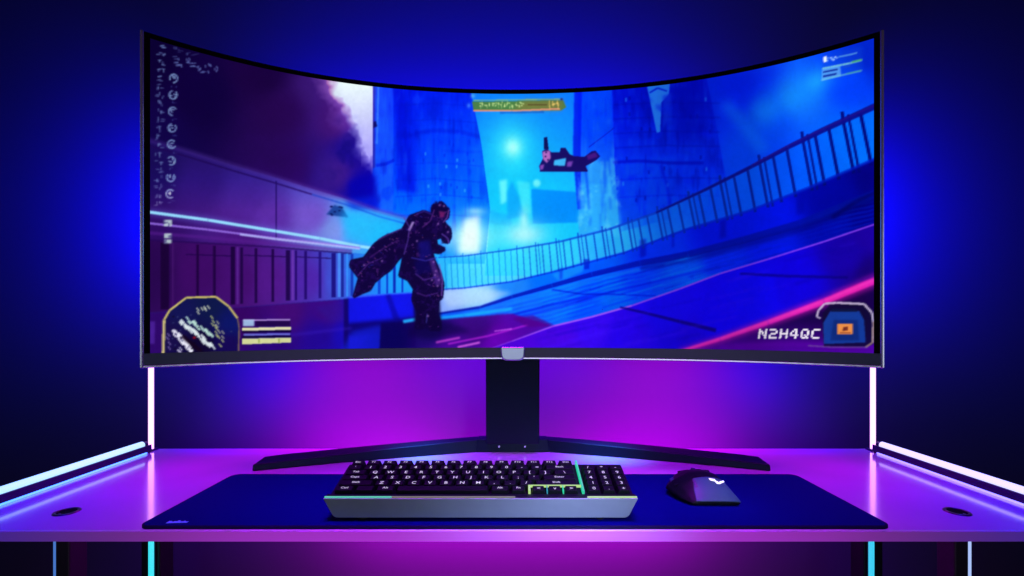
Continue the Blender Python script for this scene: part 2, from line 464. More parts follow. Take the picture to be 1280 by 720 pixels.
# left slab tower and pilaster
poly([(490, 106), (590, 112), (602, 180), (613, 262), (606, 330), (490, 330)], grad((540, 112), (0, 30, 214), (560, 290), (0, 130, 255)), 0.95, 0.5)
poly([(494, 106), (505, 106), (519, 240), (496, 238)], (0, 8, 190), 0.65, 2.2)
poly([(505, 108), (524, 108), (523, 240), (512, 245)], (0, 18, 205), 0.5, 3)
line([(505, 172), (520, 166), (545, 163), (575, 165), (600, 171)], 5, (0, 24, 190), 0.55, 1.4)
line([(552, 188), (580, 190), (604, 190)], 3, (0, 50, 215), 0.5, 1.2)
line([(534, 122), (532, 150)], 4, (0, 20, 195), 0.4, 2)
poly([(466, 106), (492, 108), (492, 300), (470, 300)], grad((478, 110), (18, 66, 236), (478, 290), (20, 110, 248)), 0.9, 0.6)
line([(468, 108), (466, 150), (467, 210)], 5, (40, 40, 160), 0.75, 0.8)
line([(473, 108), (472, 145), (471, 180)], 2.2, (70, 140, 250), 0.7, 0.6)
poly([(463, 154), (470, 151), (472, 158), (464, 161)], (10, 8, 80), 0.95, 0.7)
line([(470, 207), (482, 205), (493, 200)], 4, (0, 30, 200), 0.7, 0.8)
poly([(478, 236), (488, 232), (492, 240), (485, 252), (477, 246)], (0, 60, 225), 0.6, 1.2)
def vnoise2(sx_, sy_, seed):
    g = np.random.default_rng(seed)
    t = g.random((int(CHT/S/sy_) + 3, int(CWD/S/sx_) + 3)).astype(np.float32)
    fx = XX/S/sx_; fy = YY/S/sy_
    ix = fx.astype(int); iy = fy.astype(int); ax = fx - ix; ay = fy - iy
    ax = ax*ax*(3 - 2*ax); ay = ay*ay*(3 - 2*ay)
    return (t[iy, ix]*(1 - ax) + t[iy, ix + 1]*ax)*(1 - ay) + (t[iy + 1, ix]*(1 - ax) + t[iy + 1, ix + 1]*ax)*ay
def weather(pts, seed, amt, col_dark=(0, 6, 150), col_light=(30, 130, 255)):
    n_ = 0.45*vnoise2(5, 34, seed) + 0.3*vnoise2(16, 9, seed + 1) + 0.25*vnoise2(2.5, 12, seed + 2)
    sub, bb = pmask(pts, 1.2); nn = n_[bb[2]:bb[3], bb[0]:bb[1]]
    paint(sub*np.clip((0.48 - nn)*4, 0, 1), bb, col_dark, amt); paint(sub*np.clip((nn - 0.56)*4, 0, 1), bb, col_light, amt*0.7)
LT = [(492, 106), (590, 112), (602, 180), (613, 262), (606, 320), (492, 320)]
weather(LT, 501, 0.30); weather([(466, 106), (492, 108), (492, 300), (470, 300)], 520, 0.36)
for yy in (132, 152, 206, 226, 246, 270):
    line([(494, yy), (545, yy - 3), (604, yy + 2)], 1.2, (0, 20, 180), 0.35, 0.8)
for xx in (530, 548, 566, 584):
    line([(xx, 168), (xx + 4, 320)], 1.4, (0, 40, 205), 0.35, 0.9)
for k in range(22):
    x = 526 + 66*rng.random(); y = 176 + 110*rng.random()
    poly([(x, y), (x + 2.2, y), (x + 2.2, y + 4), (x, y + 4)], (0, 36, 190) if k % 3 else (70, 190, 255), 0.5, 0.6)
# central canyon
poly([(588, 112), (722, 110), (724, 345), (606, 345), (613, 262), (602, 180)], grad((650, 112), (14, 128, 230), (655, 240), (18, 190, 250)), 0.9, 0.5)
blob(640, 184, 26, 34, (60, 220, 255), 0.75)
blob(641, 184, 11, 12, (175, 244, 255), 0.95)
poly([(624, 226), (634, 224), (634, 252), (626, 256)], (130, 236, 250), 0.75, 1.6)
poly([(646, 226), (662, 228), (664, 268), (652, 262)], (90, 225, 252), 0.6, 1.6)
poly([(634, 240), (640, 226), (648, 244), (655, 270), (634, 275)], (10, 140, 235), 0.6, 1.5)
poly([(664, 236), (722, 240), (724, 278), (666, 280)], (0, 130, 245), 0.85, 1.0)
blob(671, 229, 5, 5, (130, 236, 255), 0.85, 2)
poly([(612, 262), (640, 270), (640, 282), (612, 280)], (10, 150, 240), 0.5, 1.5)
blob(584, 296, 34, 22, (190, 238, 255), 0.85)
poly([(580, 274), (600, 268), (600, 318), (572, 318)], (240, 248, 255), 0.85, 3.5)
blob(594, 264, 12, 5, (170, 225, 255), 0.7)
blob(655, 293, 26, 16, (215, 235, 255), 0.75)
blob(655, 275, 6, 14, (190, 235, 255), 0.7)
# dark mast between towers, right dark tower
poly([(718, 108), (728, 108), (726, 190), (727, 262), (722, 262), (716, 190)], (0, 22, 206), 0.85, 0.9)
poly([(728, 108), (766, 108), (766, 230), (728, 230)], (0, 74, 250), 0.65, 1.2)
line([(736, 184), (752, 172), (770, 158)], 1.6, (10, 30, 160), 0.8, 0.5)
poly([(765, 104), (882, 92), (896, 160), (909, 232), (880, 262), (774, 290), (768, 200)], grad((820, 100), (0, 8, 188), (820, 260), (0, 60, 240)), 0.9, 0.6)
poly([(776, 200), (842, 196), (846, 270), (790, 285)], (0, 70, 245), 0.55, 3)
RT = [(765, 104), (882, 92), (896, 160), (909, 232), (880, 262), (774, 290), (768, 200)]
weather(RT, 540, 0.36, (0, 0, 140), (10, 90, 250)); weather([(728, 108), (766, 108), (772, 230), (728, 230)], 560, 0.35, (0, 40, 215), (40, 140, 255))
for yy in (128, 146, 164, 182, 222, 244): line([(768, yy + 3), (830, yy), (900, yy + 1)], 1.4, (0, 0, 140), 0.4, 0.9)
for k in range(20):
    x = 775 + 118*rng.random(); y = 118 + 130*rng.random()
    poly([(x, y), (x + 2.5, y), (x + 2.5, y + 5), (x, y + 5)], (0, 0, 130) if k % 4 else (40, 150, 255), 0.5, 0.6)
line([(766, 203), (800, 201), (840, 204), (880, 204)], 4, (0, 6, 170), 0.75, 1.1)
line([(826, 206), (834, 232), (838, 260)], 4, (0, 16, 190), 0.6, 1.2)
poly([(808, 104), (838, 100), (836, 118), (827, 128), (825, 165), (821, 166), (816, 142)], (40, 140, 245), 0.9, 0.7)
line([(812, 116), (822, 110), (834, 114)], 2.5, (0, 30, 190), 0.8, 0.6)
poly([(828, 120), (840, 116), (836, 150), (829, 160)], (10, 50, 215), 0.7, 1.5)
poly([(842, 106), (876, 100), (886, 170), (846, 180)], (0, 4, 170), 0.5, 5)
for i in range(16):
    x = 775 + rng.random()*125; y = 115 + rng.random()*120
    poly([(x, y), (x + 4 + 18*rng.random(), y - 1), (x + 4 + 16*rng.random(), y + 4 + 6*rng.random()), (x, y + 5)], (0, int(10 + 40*rng.random()), int(180 + 55*rng.random())), 0.35, 1.6)
# pale crumbling facade
poly([(732, 206), (745, 196), (762, 215), (772, 250), (778, 290), (726, 300), (724, 240)], (52, 170, 252), 0.75, 2.5)
nz = fbm(14, 40)
sub, bb = pmask([(724, 196), (770, 196), (782, 295), (722, 300)], 2)
paint(sub*np.clip((nz[bb[2]:bb[3], bb[0]:bb[1]] - 0.5)*4, 0, 1), bb, (110, 215, 255), 0.6)
line([(731, 205), (734, 230), (737, 262)], 3, (0, 60, 220), 0.7, 1.2)
for i in range(26):
    x = 728 + rng.random()*62; y = 196 + rng.random()*80; q = rng.random()
    line([(x, y), (x + 2*rng.random() - 1, y + 8 + 22*rng.random())], 1.5 + 3.5*rng.random(), (90, 205, 255) if q < .4 and x < 768 else (10, 80, 230), 0.35, 1.3)
# right sky streaks
line([(1040, 88), (1010, 112), (975, 130), (945, 146)], 26, (24, 160, 250), 0.55, 9)
line([(1032, 92), (1012, 108)], 14, (40, 190, 252), 0.5, 6)
line([(905, 128), (930, 155), (956, 190)], 16, (10, 110, 250), 0.6, 5)
poly([(884, 94), (930, 84), (990, 76), (960, 110), (900, 126)], (0, 20, 205), 0.45, 9)
# purple hall: dark smoke, bright cloud
poly([(170, 30), (466, 104), (466, 262), (420, 252), (345, 220), (170, 186)], field([(190, 60, (18, 0, 64)), (250, 120, (24, 0, 74)), (330, 90, (44, 2, 78)), (355, 140, (64, 8, 96)),
      (415, 150, (84, 22, 120)), (395, 110, (84, 26, 122)), (420, 215, (70, 26, 136)), (360, 205, (64, 8, 104)), (200, 175, (28, 4, 88)), (440, 190, (30, 10, 140)), (455, 235, (8, 0, 165))], 3.4), 1.0, 1.5)
cl = fbm(20, 70)
edge = 409 + (PY - 102)*0.36 + (cl - 0.5)*26
wm = np.clip((PX - edge)/13, 0, 1)*np.clip((466.5 - PX)/1.2, 0, 1)*np.clip((214 - PY - (PX < 452)*8 + (cl - .5)*40)/26, 0, 1)
pm = np.clip((PX - edge + 16)/20, 0, 1)*np.clip((466.5 - PX)/1.2, 0, 1)*np.clip((190 - PY)/60, 0, 1)
img[:] = img*(1 - 0.75*pm[..., None]) + grad((430, 105), (196, 110, 196), (448, 190), (96, 60, 190))*0.75*pm[..., None]
cc = grad((450, 105), (226, 240, 250), (458, 205), (170, 160, 238))
img[:] = img*(1 - wm[..., None]) + cc*wm[..., None]
sm = np.clip((fbm(24, 90) - 0.5)*5, 0, 1)*np.exp(-(((PX - 432)/16)**2 + ((PY - 192)/34)**2))
img[:] = img*(1 - 0.8*sm[..., None]) + np.array((24, 8, 120), np.float32)*0.8*sm[..., None]
poly([(436, 228), (470, 218), (472, 262), (438, 252)], (6, 0, 165), 0.85, 3)
# upper wall of the hall
UW = field([(190, 215, (40, 14, 104)), (250, 230, (66, 24, 132)), (310, 250, (84, 38, 156)), (340, 270, (98, 50, 172)), (390, 270, (120, 88, 204)), (420, 290, (130, 150, 228)),
            (445, 280, (60, 180, 240)), (480, 300, (40, 180, 248)), (300, 300, (76, 22, 130)), (200, 300, (52, 12, 104)), (520, 300, (30, 170, 250))], 3.2)
TW = [(172, 171), (235, 189), (290, 206), (345, 222), (390, 236), (430, 248), (475, 264), (520, 276), (550, 284)]
poly(TW + [(550, 330), (172, 330)], UW, 1.0, 0.7)
poly([(430, 250), (470, 244), (475, 262), (440, 262)], (4, 30, 205), 0.7, 3)
line(TW, 6, (112, 56, 160), 0.45, 1.4); line([(x, y + 7) for x, y in TW[:5]], 2, (48, 8, 100), 0.8, 0.7); line([(x, y + 7) for x, y in TW[4:]], 2, (20, 60, 190), 0.6, 0.8)
line([(345.5, 226), (345, 300)], 2.0, (46, 16, 110), 0.85, 0.5)
poly([(408, 268), (418, 256), (428, 260), (436, 272), (420, 270)], (16, 60, 140), 0.8, 0.9)
for i in range(9):
    x = 408 + 24*rng.random(); y = 258 + 13*rng.random(); blob(x, y, 1.6, 1.2, (8, 20, 90), 0.8)
poly([(428, 262), (500, 278), (500, 312), (430, 306)], (30, 190, 248), 0.55, 4)
# neon pair
N1 = [(186, 265), (260, 275), (345, 289), (400, 298), (450, 308), (520, 318)]
N2 = [(186, 279), (260, 287), (345, 298), (400, 304), (450, 310)]
line(N1, 9, (120, 140, 240), 0.35, 3); line(N1, 3.6, (156, 222, 255), 1, 0.6); line(N2, 2.6, (150, 112, 222), 0.95, 0.6); line([(300, 293), (345, 299), (400, 305), (450, 311)], 2.4, (190, 205, 255), 0.8, 0.7)
# lower panels
LP = field([(190, 340, (44, 6, 84)), (250, 340, (66, 10, 106)), (300, 350, (72, 14, 116)), (340, 350, (86, 26, 142)), (390, 350, (84, 40, 172)), (420, 350, (70, 90, 215)),
            (450, 345, (36, 140, 240)), (500, 345, (30, 165, 245)), (560, 350, (30, 150, 240))], 3.4)
poly([(172, 300), (260, 304), (345, 309), (440, 316), (560, 326), (560, 372), (430, 374), (300, 384), (172, 392)], LP, 1.0, 0.6)
line([(186, 291), (260, 297), (345, 305), (440, 314)], 4, (96, 34, 150), 0.55, 1.0); line([(186, 300), (260, 304), (345, 309), (440, 317)], 2, (36, 4, 84), 0.7, 0.7)
line([(232, 318), (290, 320)], 1.6, (34, 2, 78), 0.8, 0.5); line([(305, 319), (358, 321)], 1.6, (38, 6, 88), 0.8, 0.5); line([(370, 321), (414, 323)], 1.6, (40, 14, 104), 0.8, 0.5)
for x, w, c in ((206, 8, (34, 2, 70)), (216, 2, (70, 20, 110)), (247, 2.4, (40, 2, 82)), (268, 2.6, (40, 2, 84)), (291, 4.5, (34, 2, 78)), (297, 2.2, (96, 40, 150)), (302, 2.4, (40, 4, 90)),
                (320, 3, (42, 4, 92)), (341, 3, (42, 4, 94)), (360, 4, (38, 6, 96)), (366, 2, (112, 60, 180)), (370, 2, (46, 8, 106)), (382, 3, (46, 12, 112)), (400, 3, (48, 20, 128)),
                (417, 4.5, (36, 20, 128)), (424, 2.5, (80, 150, 245)), (428, 2.5, (26, 40, 150)), (434, 2, (60, 150, 246)), (440, 3, (20, 60, 180)), (474, 2.5, (16, 70, 200)), (484, 2, (14, 60, 190)), (493, 2.5, (10, 40, 170)), (503, 2, (14, 60, 190))):
    line([(x, 309 + (x - 300)*0.06), (x, 380 - (x - 300)*0.07)], w*1.3, tuple(int(v*0.8) if v < 100 and sum(c) < 200 else v for v in c), 0.92, 0.5)
# fence behind, centre
FT = [(548, 322), (580, 320), (640, 312), (700, 302), (760, 287), (820, 266), (880, 238), (940, 208), (985, 184), (1030, 162), (1100, 130)]
FB = [(548, 362), (580, 360), (640, 352), (690, 340), (720, 332), (780, 316), (860, 286), (935, 264), (1010, 235), (1100, 196)]
poly(FT + FB[::-1], field([(560, 340, (60, 200, 236)), (640, 335, (80, 212, 240)), (700, 320, (70, 205, 240)), (760, 300, (50, 185, 245)), (830, 280, (10, 130, 245)), (900, 255, (0, 96, 242)), (1000, 210, (0, 100, 238)), (1090, 165, (0, 118, 236))], 3.2), 0.62, 0.8)
# barrier and deck
EDGE = [(548, 392), (600, 384), (640, 371), (690, 357), (740, 343), (800, 329), (860, 318), (930, 300), (1000, 280), (1100, 240)]
poly(FB + EDGE[::-1], field([(560, 372, (140, 170, 240)), (600, 372, (150, 200, 250)), (640, 360, (30, 130, 242)), (680, 348, (0, 110, 245)), (740, 335, (0, 90, 244)), (820, 310, (0, 50, 238)), (900, 285, (0, 18, 214)), (960, 275, (0, 20, 220)), (1040, 245, (0, 4, 150)), (1095, 215, (2, 0, 120))], 3.4), 1, 0.6)
poly([(550, 364), (596, 359), (640, 366), (610, 378), (560, 384)], (190, 214, 250), 0.6, 2.5)
poly([(690, 343), (722, 330), (734, 326), (728, 340), (700, 352)], (24, 150, 240), 0.7, 1.5)
poly([(729, 324), (737, 324), (737, 336), (730, 337)], (0, 20, 170), 0.7, 0.8)
for x, y, w, h in ((800, 300, 8, 20), (840, 292, 3, 16), (996, 240, 10, 26), (900, 276, 8, 20), (700, 336, 3, 12)):
    poly([(x, y), (x + w, y - 2), (x + w, y + h), (x, y + h + 3)], (0, 4, 150), 0.6, 1.5)
PUR = [(548, 452), (600, 440), (640, 426), (690, 408), (740, 396), (790, 382), (850, 361), (900, 342), (960, 324), (1030, 302), (1100, 278)]
poly(EDGE + PUR[::-1], field([(560, 395, (10, 90, 235)), (600, 395, (14, 110, 245)), (650, 390, (16, 120, 250)), (700, 370, (10, 130, 252)), (760, 365, (0, 110, 252)), (740, 390, (0, 90, 250)), (800, 345, (0, 70, 246)), (860, 340, (0, 96, 250)), (900, 325, (0, 40, 235)), (960, 305, (0, 24, 220)), (1030, 285, (0, 8, 160)), (1090, 262, (0, 0, 130)), (620, 420, (70, 10, 150))], 3.4), 1, 0.6)
st = np.sin((PY + PX*0.27)*1.15 + fbm(40, 33)*6)*0.5 + 0.5
sub, bb = pmask(EDGE + PUR[::-1], 1); paint(sub*st[bb[2]:bb[3], bb[0]:bb[1]]*np.clip(fbm(60, 21)[bb[2]:bb[3], bb[0]:bb[1]]*1.8 - .5, 0, 1), bb, (0, 30, 190), 0.5)
line(EDGE, 2.5, (0, 14, 150), 0.85, 0.7, w1=11)
line([(x, y + 7) for x, y in EDGE[5:]], 6, (0, 0, 90), 0.5, 2.5)
line([(600, 388), (640, 378), (690, 364), (740, 350), (800, 336)], 3, (20, 150, 255), 0.5, 1.2)
line([(640, 394), (700, 378), (760, 366), (820, 352), (900, 333)], 3, (0, 30, 200), 0.7, 1.0)
line([(690, 362), (730, 368), (770, 368), (820, 370)], 2, (0, 20, 170), 0.7, 0.8)
line([(600, 406), (660, 394), (740, 372)], 4, (10, 40, 220), 0.5, 1.4)
line([(1040, 272), (1070, 252), (1096, 240)], 5, (0, 0, 90), 0.7, 1.5)
# lower deck
poly(PUR + [(1100, 460), (548, 460)], field([(640, 440, (82, 0, 196)), (700, 425, (76, 4, 205)), (740, 410, (60, 6, 215)), (780, 425, (40, 0, 218)), (840, 385, (20, 4, 232)), (860, 420, (22, 0, 210)), (900, 400, (12, 0, 232)), (940, 370, (10, 4, 236)), (1000, 350, (14, 0, 205)), (1060, 320, (24, 0, 160)), (1090, 340, (22, 0, 110)), (1090, 295, (30, 0, 150))], 3.4), 1, 0.6)
line(PUR, 1.8, (160, 70, 230), 0.9, 0.6); line(PUR[2:6], 1.4, (200, 120, 240), 0.6, 0.7)
line([(775, 384), (810, 392), (850, 402), (895, 413)], 2.5, (12, 0, 110), 0.85, 0.8, w1=5)
line([(925, 342), (980, 345), (1060, 347)], 3, (6, 0, 110), 0.8, 1.0)
poly([(860, 345), (868, 343), (866, 349)], (0, 40, 200), 0.5, 1)
PK = [(848, 440), (900, 424), (960, 403), (1030, 377), (1100, 348)]
poly([(848, 440), (960, 405), (1100, 350), (1100, 460), (848, 460)], grad((980, 400), (24, 0, 66), (980, 440), (84, 0, 150)), 0.95, 1.0)
line([(900, 434), (980, 430), (1096, 434)], 7, (90, 0, 160), 0.7, 2)
line(PK, 8, (200, 20, 170), 0.5, 2.5, w1=18); line(PK, 3, (226, 36, 172), 1, 1.0, w1=9); line([(x, y - 1) for x, y in PK], 1.5, (250, 90, 200), 0.35, 1.0, w1=3)
for k in range(46):
    t = rng.random(); x = 640 + 430*rng.random(); yp = interp(PUR, x); ye = interp(EDGE, x)
    y = ye + (yp - ye)*(0.1 + 0.85*rng.random()); L = 14 + 50*rng.random()
    line([(x - L/2, y + L*0.15), (x + L/2, y - L*0.15)], 0.8 + 1.4*rng.random(), (0, 160, 255) if t < .35 and x < 900 else (0, 10, 150), 0.28, 0.8)
for k in range(40):
    x = 690 + 390*rng.random(); yp = interp(PUR, x); yk = interp(PK, x) if x > 850 else 440
    if yk - yp < 10: continue
    y = yp + (yk - yp)*(0.1 + 0.8*rng.random()); L = 16 + 60*rng.random()
    line([(x - L/2, y + L*0.12), (x + L/2, y - L*0.12)], 1 + 2.5*rng.random(), (70, 20, 240) if rng.random() < .5 else (8, 0, 150), 0.25, 1.4)
# fence posts with lean
xs = 556.0; k = 0
while xs < 1096:
    t = interp(FT, xs); b_ = interp(FB, xs)
    f_ = np.clip((xs - 640)/450, 0, 1)
    lean = 2 + 12*f_; w = 1.5 + 3.2*f_
    c = (int(10*(1 - f_)), int(80*(1 - f_)), int(165 - 65*f_)) if xs > 640 else (14, 120, 195)
    up = (4 + 8*f_) if k % 3 == 0 else 0
    line([(xs - 2*f_, t - up), (xs, t + 2), (xs + lean, b_ + 1)], w, c, 0.62 + 0.36*f_, 0.5)
    if k % 3 == 0 and f_ > 0.05: line([(xs + 3 + 3*f_, t - up*0.7), (xs + lean + 4 + 3*f_, b_)], w*0.8, c, 0.5 + 0.4*f_, 0.45)
    xs += 7.5 + 13*f_*(0.7 + 0.6*rng.random()); k += 1
line(FT, 1.2, (10, 60, 170), 0.7, 0.5, w1=6); line(FB, 1.5, (0, 30, 180), 0.7, 0.6, w1=4)
line(FT[5:], 2, (10, 6, 110), 0.85, 0.6, w1=8); line([(x, y - 1.5) for x, y in FT[7:]], 1.2, (70, 20, 120), 0.6, 0.7)
# ledge on the left, blocks, floor of the hall
poly([(172, 392), (300, 384), (430, 374), (520, 366), (520, 462), (172, 462)], field([(190, 420, (50, 8, 110)), (300, 400, (58, 4, 104)), (360, 390, (70, 10, 122)), (410, 388, (66, 8, 132)), (400, 420, (36, 6, 150)), (430, 420, (26, 10, 180)), (340, 430, (44, 4, 128)), (450, 390, (18, 14, 200)), (490, 390, (16, 26, 226)), (480, 425, (8, 4, 130))], 3.2), 1, 0.8)
poly([(394, 384), (428, 376), (430, 402), (412, 402)], (50, 20, 150), 0.6, 2.5)
poly([(434, 373), (485, 368), (514, 367), (520, 398), (436, 406)], (18, 22, 222), 0.9, 0.8); line([(434, 372), (470, 369), (514, 366)], 2, (60, 70, 245), 0.6, 0.8)
poly([(482, 369), (488, 368), (500, 400), (492, 400)], (10, 6, 150), 0.7, 1.2)
poly([(430, 374), (436, 373), (436, 440), (430, 440)], (12, 0, 80), 0.7, 1.0)
poly([(434, 404), (520, 396), (522, 412), (436, 420)], (8, 0, 96), 0.8, 2)
line([(310, 424), (370, 418), (440, 410)], 3, (60, 30, 190), 0.5, 1.5)
poly([(440, 414), (478, 406), (478, 440), (426, 440)], (20, 40, 225), 0.6, 2.5)
poly([(476, 404), (560, 398), (640, 392), (690, 407), (640, 426), (590, 444), (474, 444)], field([(490, 420, (6, 0, 84)), (540, 415, (22, 0, 96)), (600, 410, (60, 0, 110)), (660, 402, (90, 0, 150)), (620, 425, (110, 0, 170)), (560, 432, (80, 0, 140))], 3), 0.95, 1.0)
line([(520, 401), (580, 394), (640, 386)], 4, (30, 190, 252), 0.75, 1.2)
line([(504, 402), (522, 399)], 4, (40, 190, 255), 0.9, 0.9)
line([(560, 430), (610, 420), (660, 406)], 2, (190, 40, 210), 0.8, 0.8); line([(572, 434), (600, 428)], 2.5, (240, 120, 235), 0.8, 0.8); line([(545, 428), (575, 422)], 2.5, (235, 90, 220), 0.75, 0.9); line([(618, 414), (640, 411)], 1.6, (220, 110, 235), 0.7, 0.6)
poly([(640, 398), (666, 394), (694, 407), (660, 409)], (86, 0, 120), 0.7, 1.2)
# armoured figure with a big launcher
def zq(l): return [(430 + x/4, 240 + y/4) for x, y in l]
FIG = zq([(440, 75), (455, 60), (470, 66), (482, 48), (500, 60), (512, 76), (525, 92), (520, 130), (497, 142), (512, 165), (530, 180), (536, 215), (522, 255), (496, 250), (488, 225), (460, 235), (465, 265), (505, 283), (480, 306), (440, 300), (452, 340), (480, 400), (497, 460), (490, 530), (472, 542), (466, 610), (482, 650), (484, 690), (430, 690), (418, 640), (410, 600), (404, 640), (398, 680), (362, 680), (368, 600), (342, 540), (350, 485), (320, 440), (276, 420), (296, 330), (300, 310), (270, 340), (232, 390), (196, 414), (152, 452), (130, 490), (90, 505), (48, 526), (75, 430), (30, 370), (36, 344), (100, 330), (150, 262), (200, 225), (245, 208), (290, 190), (330, 120), (400, 95), (440, 112)])
for a_, b_ in zip(FIG, FIG[1:] + FIG[:1]): line([a_, b_], 3.2, (17, 3, 62), 1.0, 0.6)
poly(FIG, (17, 3, 62), 1.0, 0.7)
poly([(517, 372), (549, 368), (552, 410), (518, 412)], (14, 2, 58), 0.9, 1.6); line([(534, 392), (533, 404)], 1.5, (70, 60, 160), 0.7, 0.6)
poly([(512, 408), (560, 402), (590, 414), (540, 424), (510, 420)], (10, 0, 60), 0.6, 3)
sub, bb = pmask(FIG, 0.8)
fz = fbm(7, 55)[bb[2]:bb[3], bb[0]:bb[1]]
paint(sub*np.clip((fz - 0.52)*5, 0, 1), bb, (38, 9, 96), 0.6)
fz = fbm(5, 155)[bb[2]:bb[3], bb[0]:bb[1]]
paint(sub*np.clip((fz - 0.68)*9, 0, 1), bb, (96, 40, 130), 0.5)
poly(zq([(370, 250), (430, 240), (440, 320), (380, 350)]), (20, 16, 130), 0.7, 2)
poly(zq([(350, 345), (420, 335), (440, 400), (360, 420)]), (14, 6, 96), 0.7, 2)
poly(zq([(340, 150), (352, 150), (330, 195), (320, 190)]), (190, 160, 225), 0.8, 0.7)
poly(zq([(475, 95), (505, 100), (500, 125), (480, 130)]), (150, 40, 120), 0.7, 0.9)
poly(zq([(425, 335), (445, 330), (486, 430), (484, 465), (460, 470)]), (110, 60, 170), 0.5, 1.2)
for x, y in ((100, 366), (448, 350), (460, 395), (474, 440), (440, 440), (468, 470), (365, 245), (190, 345), (455, 415), (500, 70), (478, 66), (520, 200), (470, 160), (420, 620)):
    blob(430 + x/4, 240 + y/4, 1.4, 1.4, (170, 120, 200), 0.6)
for x, y in ((450, 70), (462, 54), (520, 84), (530, 230), (498, 292), (486, 500), (280, 200), (220, 216)):
    blob(430 + x/4, 240 + y/4, 2.2, 2.2, (16, 2, 60), 0.8)
for pts, c, w_ in (([(505, 272), (512, 284), (510, 300), (505, 318)], (92, 60, 160), 1.4), ([(543, 262), (538, 276), (528, 284)], (96, 40, 130), 1.6), ([(472, 300), (488, 292), (502, 286)], (88, 36, 120), 1.6),
                   ([(462, 322), (480, 310), (498, 300)], (70, 26, 110), 1.8), ([(447, 345), (460, 330), (478, 322)], (84, 40, 140), 1.4), ([(514, 322), (532, 326), (546, 322)], (60, 50, 170), 1.6),
                   ([(519, 342), (530, 350), (546, 346)], (90, 50, 150), 1.5), ([(521, 366), (532, 370), (548, 366)], (80, 36, 130), 1.6), ([(552, 292), (560, 298), (561, 304)], (120, 80, 190), 1.4),
                   ([(549, 330), (553, 350), (552, 370)], (130, 80, 180), 1.5), ([(561, 262), (559, 272), (554, 278)], (150, 90, 180), 1.2), ([(520, 268), (530, 264), (540, 268)], (70, 40, 140), 1.4)):
    line(pts, w_, c, 0.75, 0.6)
for k in range(60):
    t = rng.random(); x = 506 + 46*rng.random(); y = 268 + 110*t
    if rng.random() < 0.45: x = 448 + 50*t; y = 330 - 44*t + 16*rng.random()
    line([(x, y), (x + 2.5*rng.random() + 0.8, y + 2.5*rng.random())], 1.1, ((96, 50, 140), (40, 30, 140), (8, 0, 44), (120, 60, 120))[k % 4], 0.7, 0.4)
# flying craft
def dq(l): return [(560 + x/6.4, 110 + y/6.4) for x, y in l]
poly(dq([(766, 395), (794, 392), (800, 440), (806, 492), (768, 492)]), (16, 10, 70), 1, 0.5)
poly(dq([(735, 655), (728, 625), (760, 560), (752, 505), (790, 485), (830, 515), (895, 512), (900, 480), (940, 478), (975, 530), (1010, 545), (1090, 550), (1150, 505), (1180, 500), (1218, 545), (1190, 575), (1140, 605), (1100, 625), (1120, 665), (1110, 672), (735, 672)]), (26, 8, 84), 1, 0.5)
poly(dq([(850, 578), (945, 560), (935, 622), (845, 620)]), (70, 190, 235), 0.95, 0.7)
poly(dq([(755, 510), (815, 500), (822, 560), (790, 600), (760, 570)]), (214, 120, 190), 0.85, 0.8)
poly(dq([(735, 620), (770, 610), (760, 650), (738, 655)]), (190, 90, 190), 0.7, 0.8)
poly(dq([(955, 590), (1000, 585), (985, 630), (950, 630)]), (150, 80, 180), 0.8, 0.9)
poly(dq([(1110, 540), (1180, 515), (1200, 550), (1120, 575)]), (96, 30, 120), 0.7, 0.8)
for x, y in ((780, 548), (800, 575), (785, 515)): blob(560 + x/6.4, 110 + y/6.4, 1.2, 1.2, (30, 4, 60), 0.8)
# ---- heads-up display
def glyph(cx, cy, w, h, col, a, seed, nst=4):
    g = np.random.default_rng(seed)
    for _ in range(nst):
        x = cx + (g.random() - .5)*w; y = cy + (g.random() - .5)*h
        if g.random() < .5: line([(x - w*.3, y), (x + w*.3, y + (g.random() - .5)*h*.4)], h*.24, col, a, 0.55)
        else: line([(x, y - h*.35), (x + (g.random() - .5)*w*.4, y + h*.35)], w*.2, col, a, 0.55)
for i in range(20):
    glyph(202 - i*0.25, 57 + i*10.4, 8, 6, (176, 174, 216), 0.66 - 0.012*i, 300 + i)
for i in range(4):
    glyph(217 + i*9, 60 + i*3.2, 8, 4, (120, 112, 170), 0.55, 340 + i, 3)
for i, (x, y) in enumerate(((219, 72), (221, 79), (226, 82), (232, 75), (244, 82), (247, 86), (256, 90), (258, 81), (270, 86), (240, 80))):
    glyph(x, y, 9, 5, (166, 160, 214), 0.7, 360 + i, 3)
for i in range(8):
    cy = 98 + i*20.6; cx = 217 - i*0.6
    n = 14; r = 5.2
    a0 = rng.random()*6.28; span = 4.2 + 1.8*rng.random()
    line([(cx + r*0.95*math.cos(a0 + span*q/n), cy + r*math.sin(a0 + span*q/n)) for q in range(n + 1)], 1.9, (206, 206, 238), 0.85, 0.5)
    glyph(cx, cy, 7, 6, (226, 226, 246), 0.8, 380 + i, 3)
    glyph(cx + 1, cy + 10, 8, 3, (120, 116, 190), 0.5, 395 + i, 2)
for x, y, w, h in ((210, 279, 10, 8), (210, 295, 9, 6), (210, 302, 9, 5)):
    poly([(x - w/2, y - h/2), (x + w/2, y - h/2), (x + w/2, y + h/2), (x - w/2, y + h/2)], (200, 226, 220), 0.85, 0.7); glyph(x, y, w, h, (60, 50, 120), 0.6, int(x + y), 3)
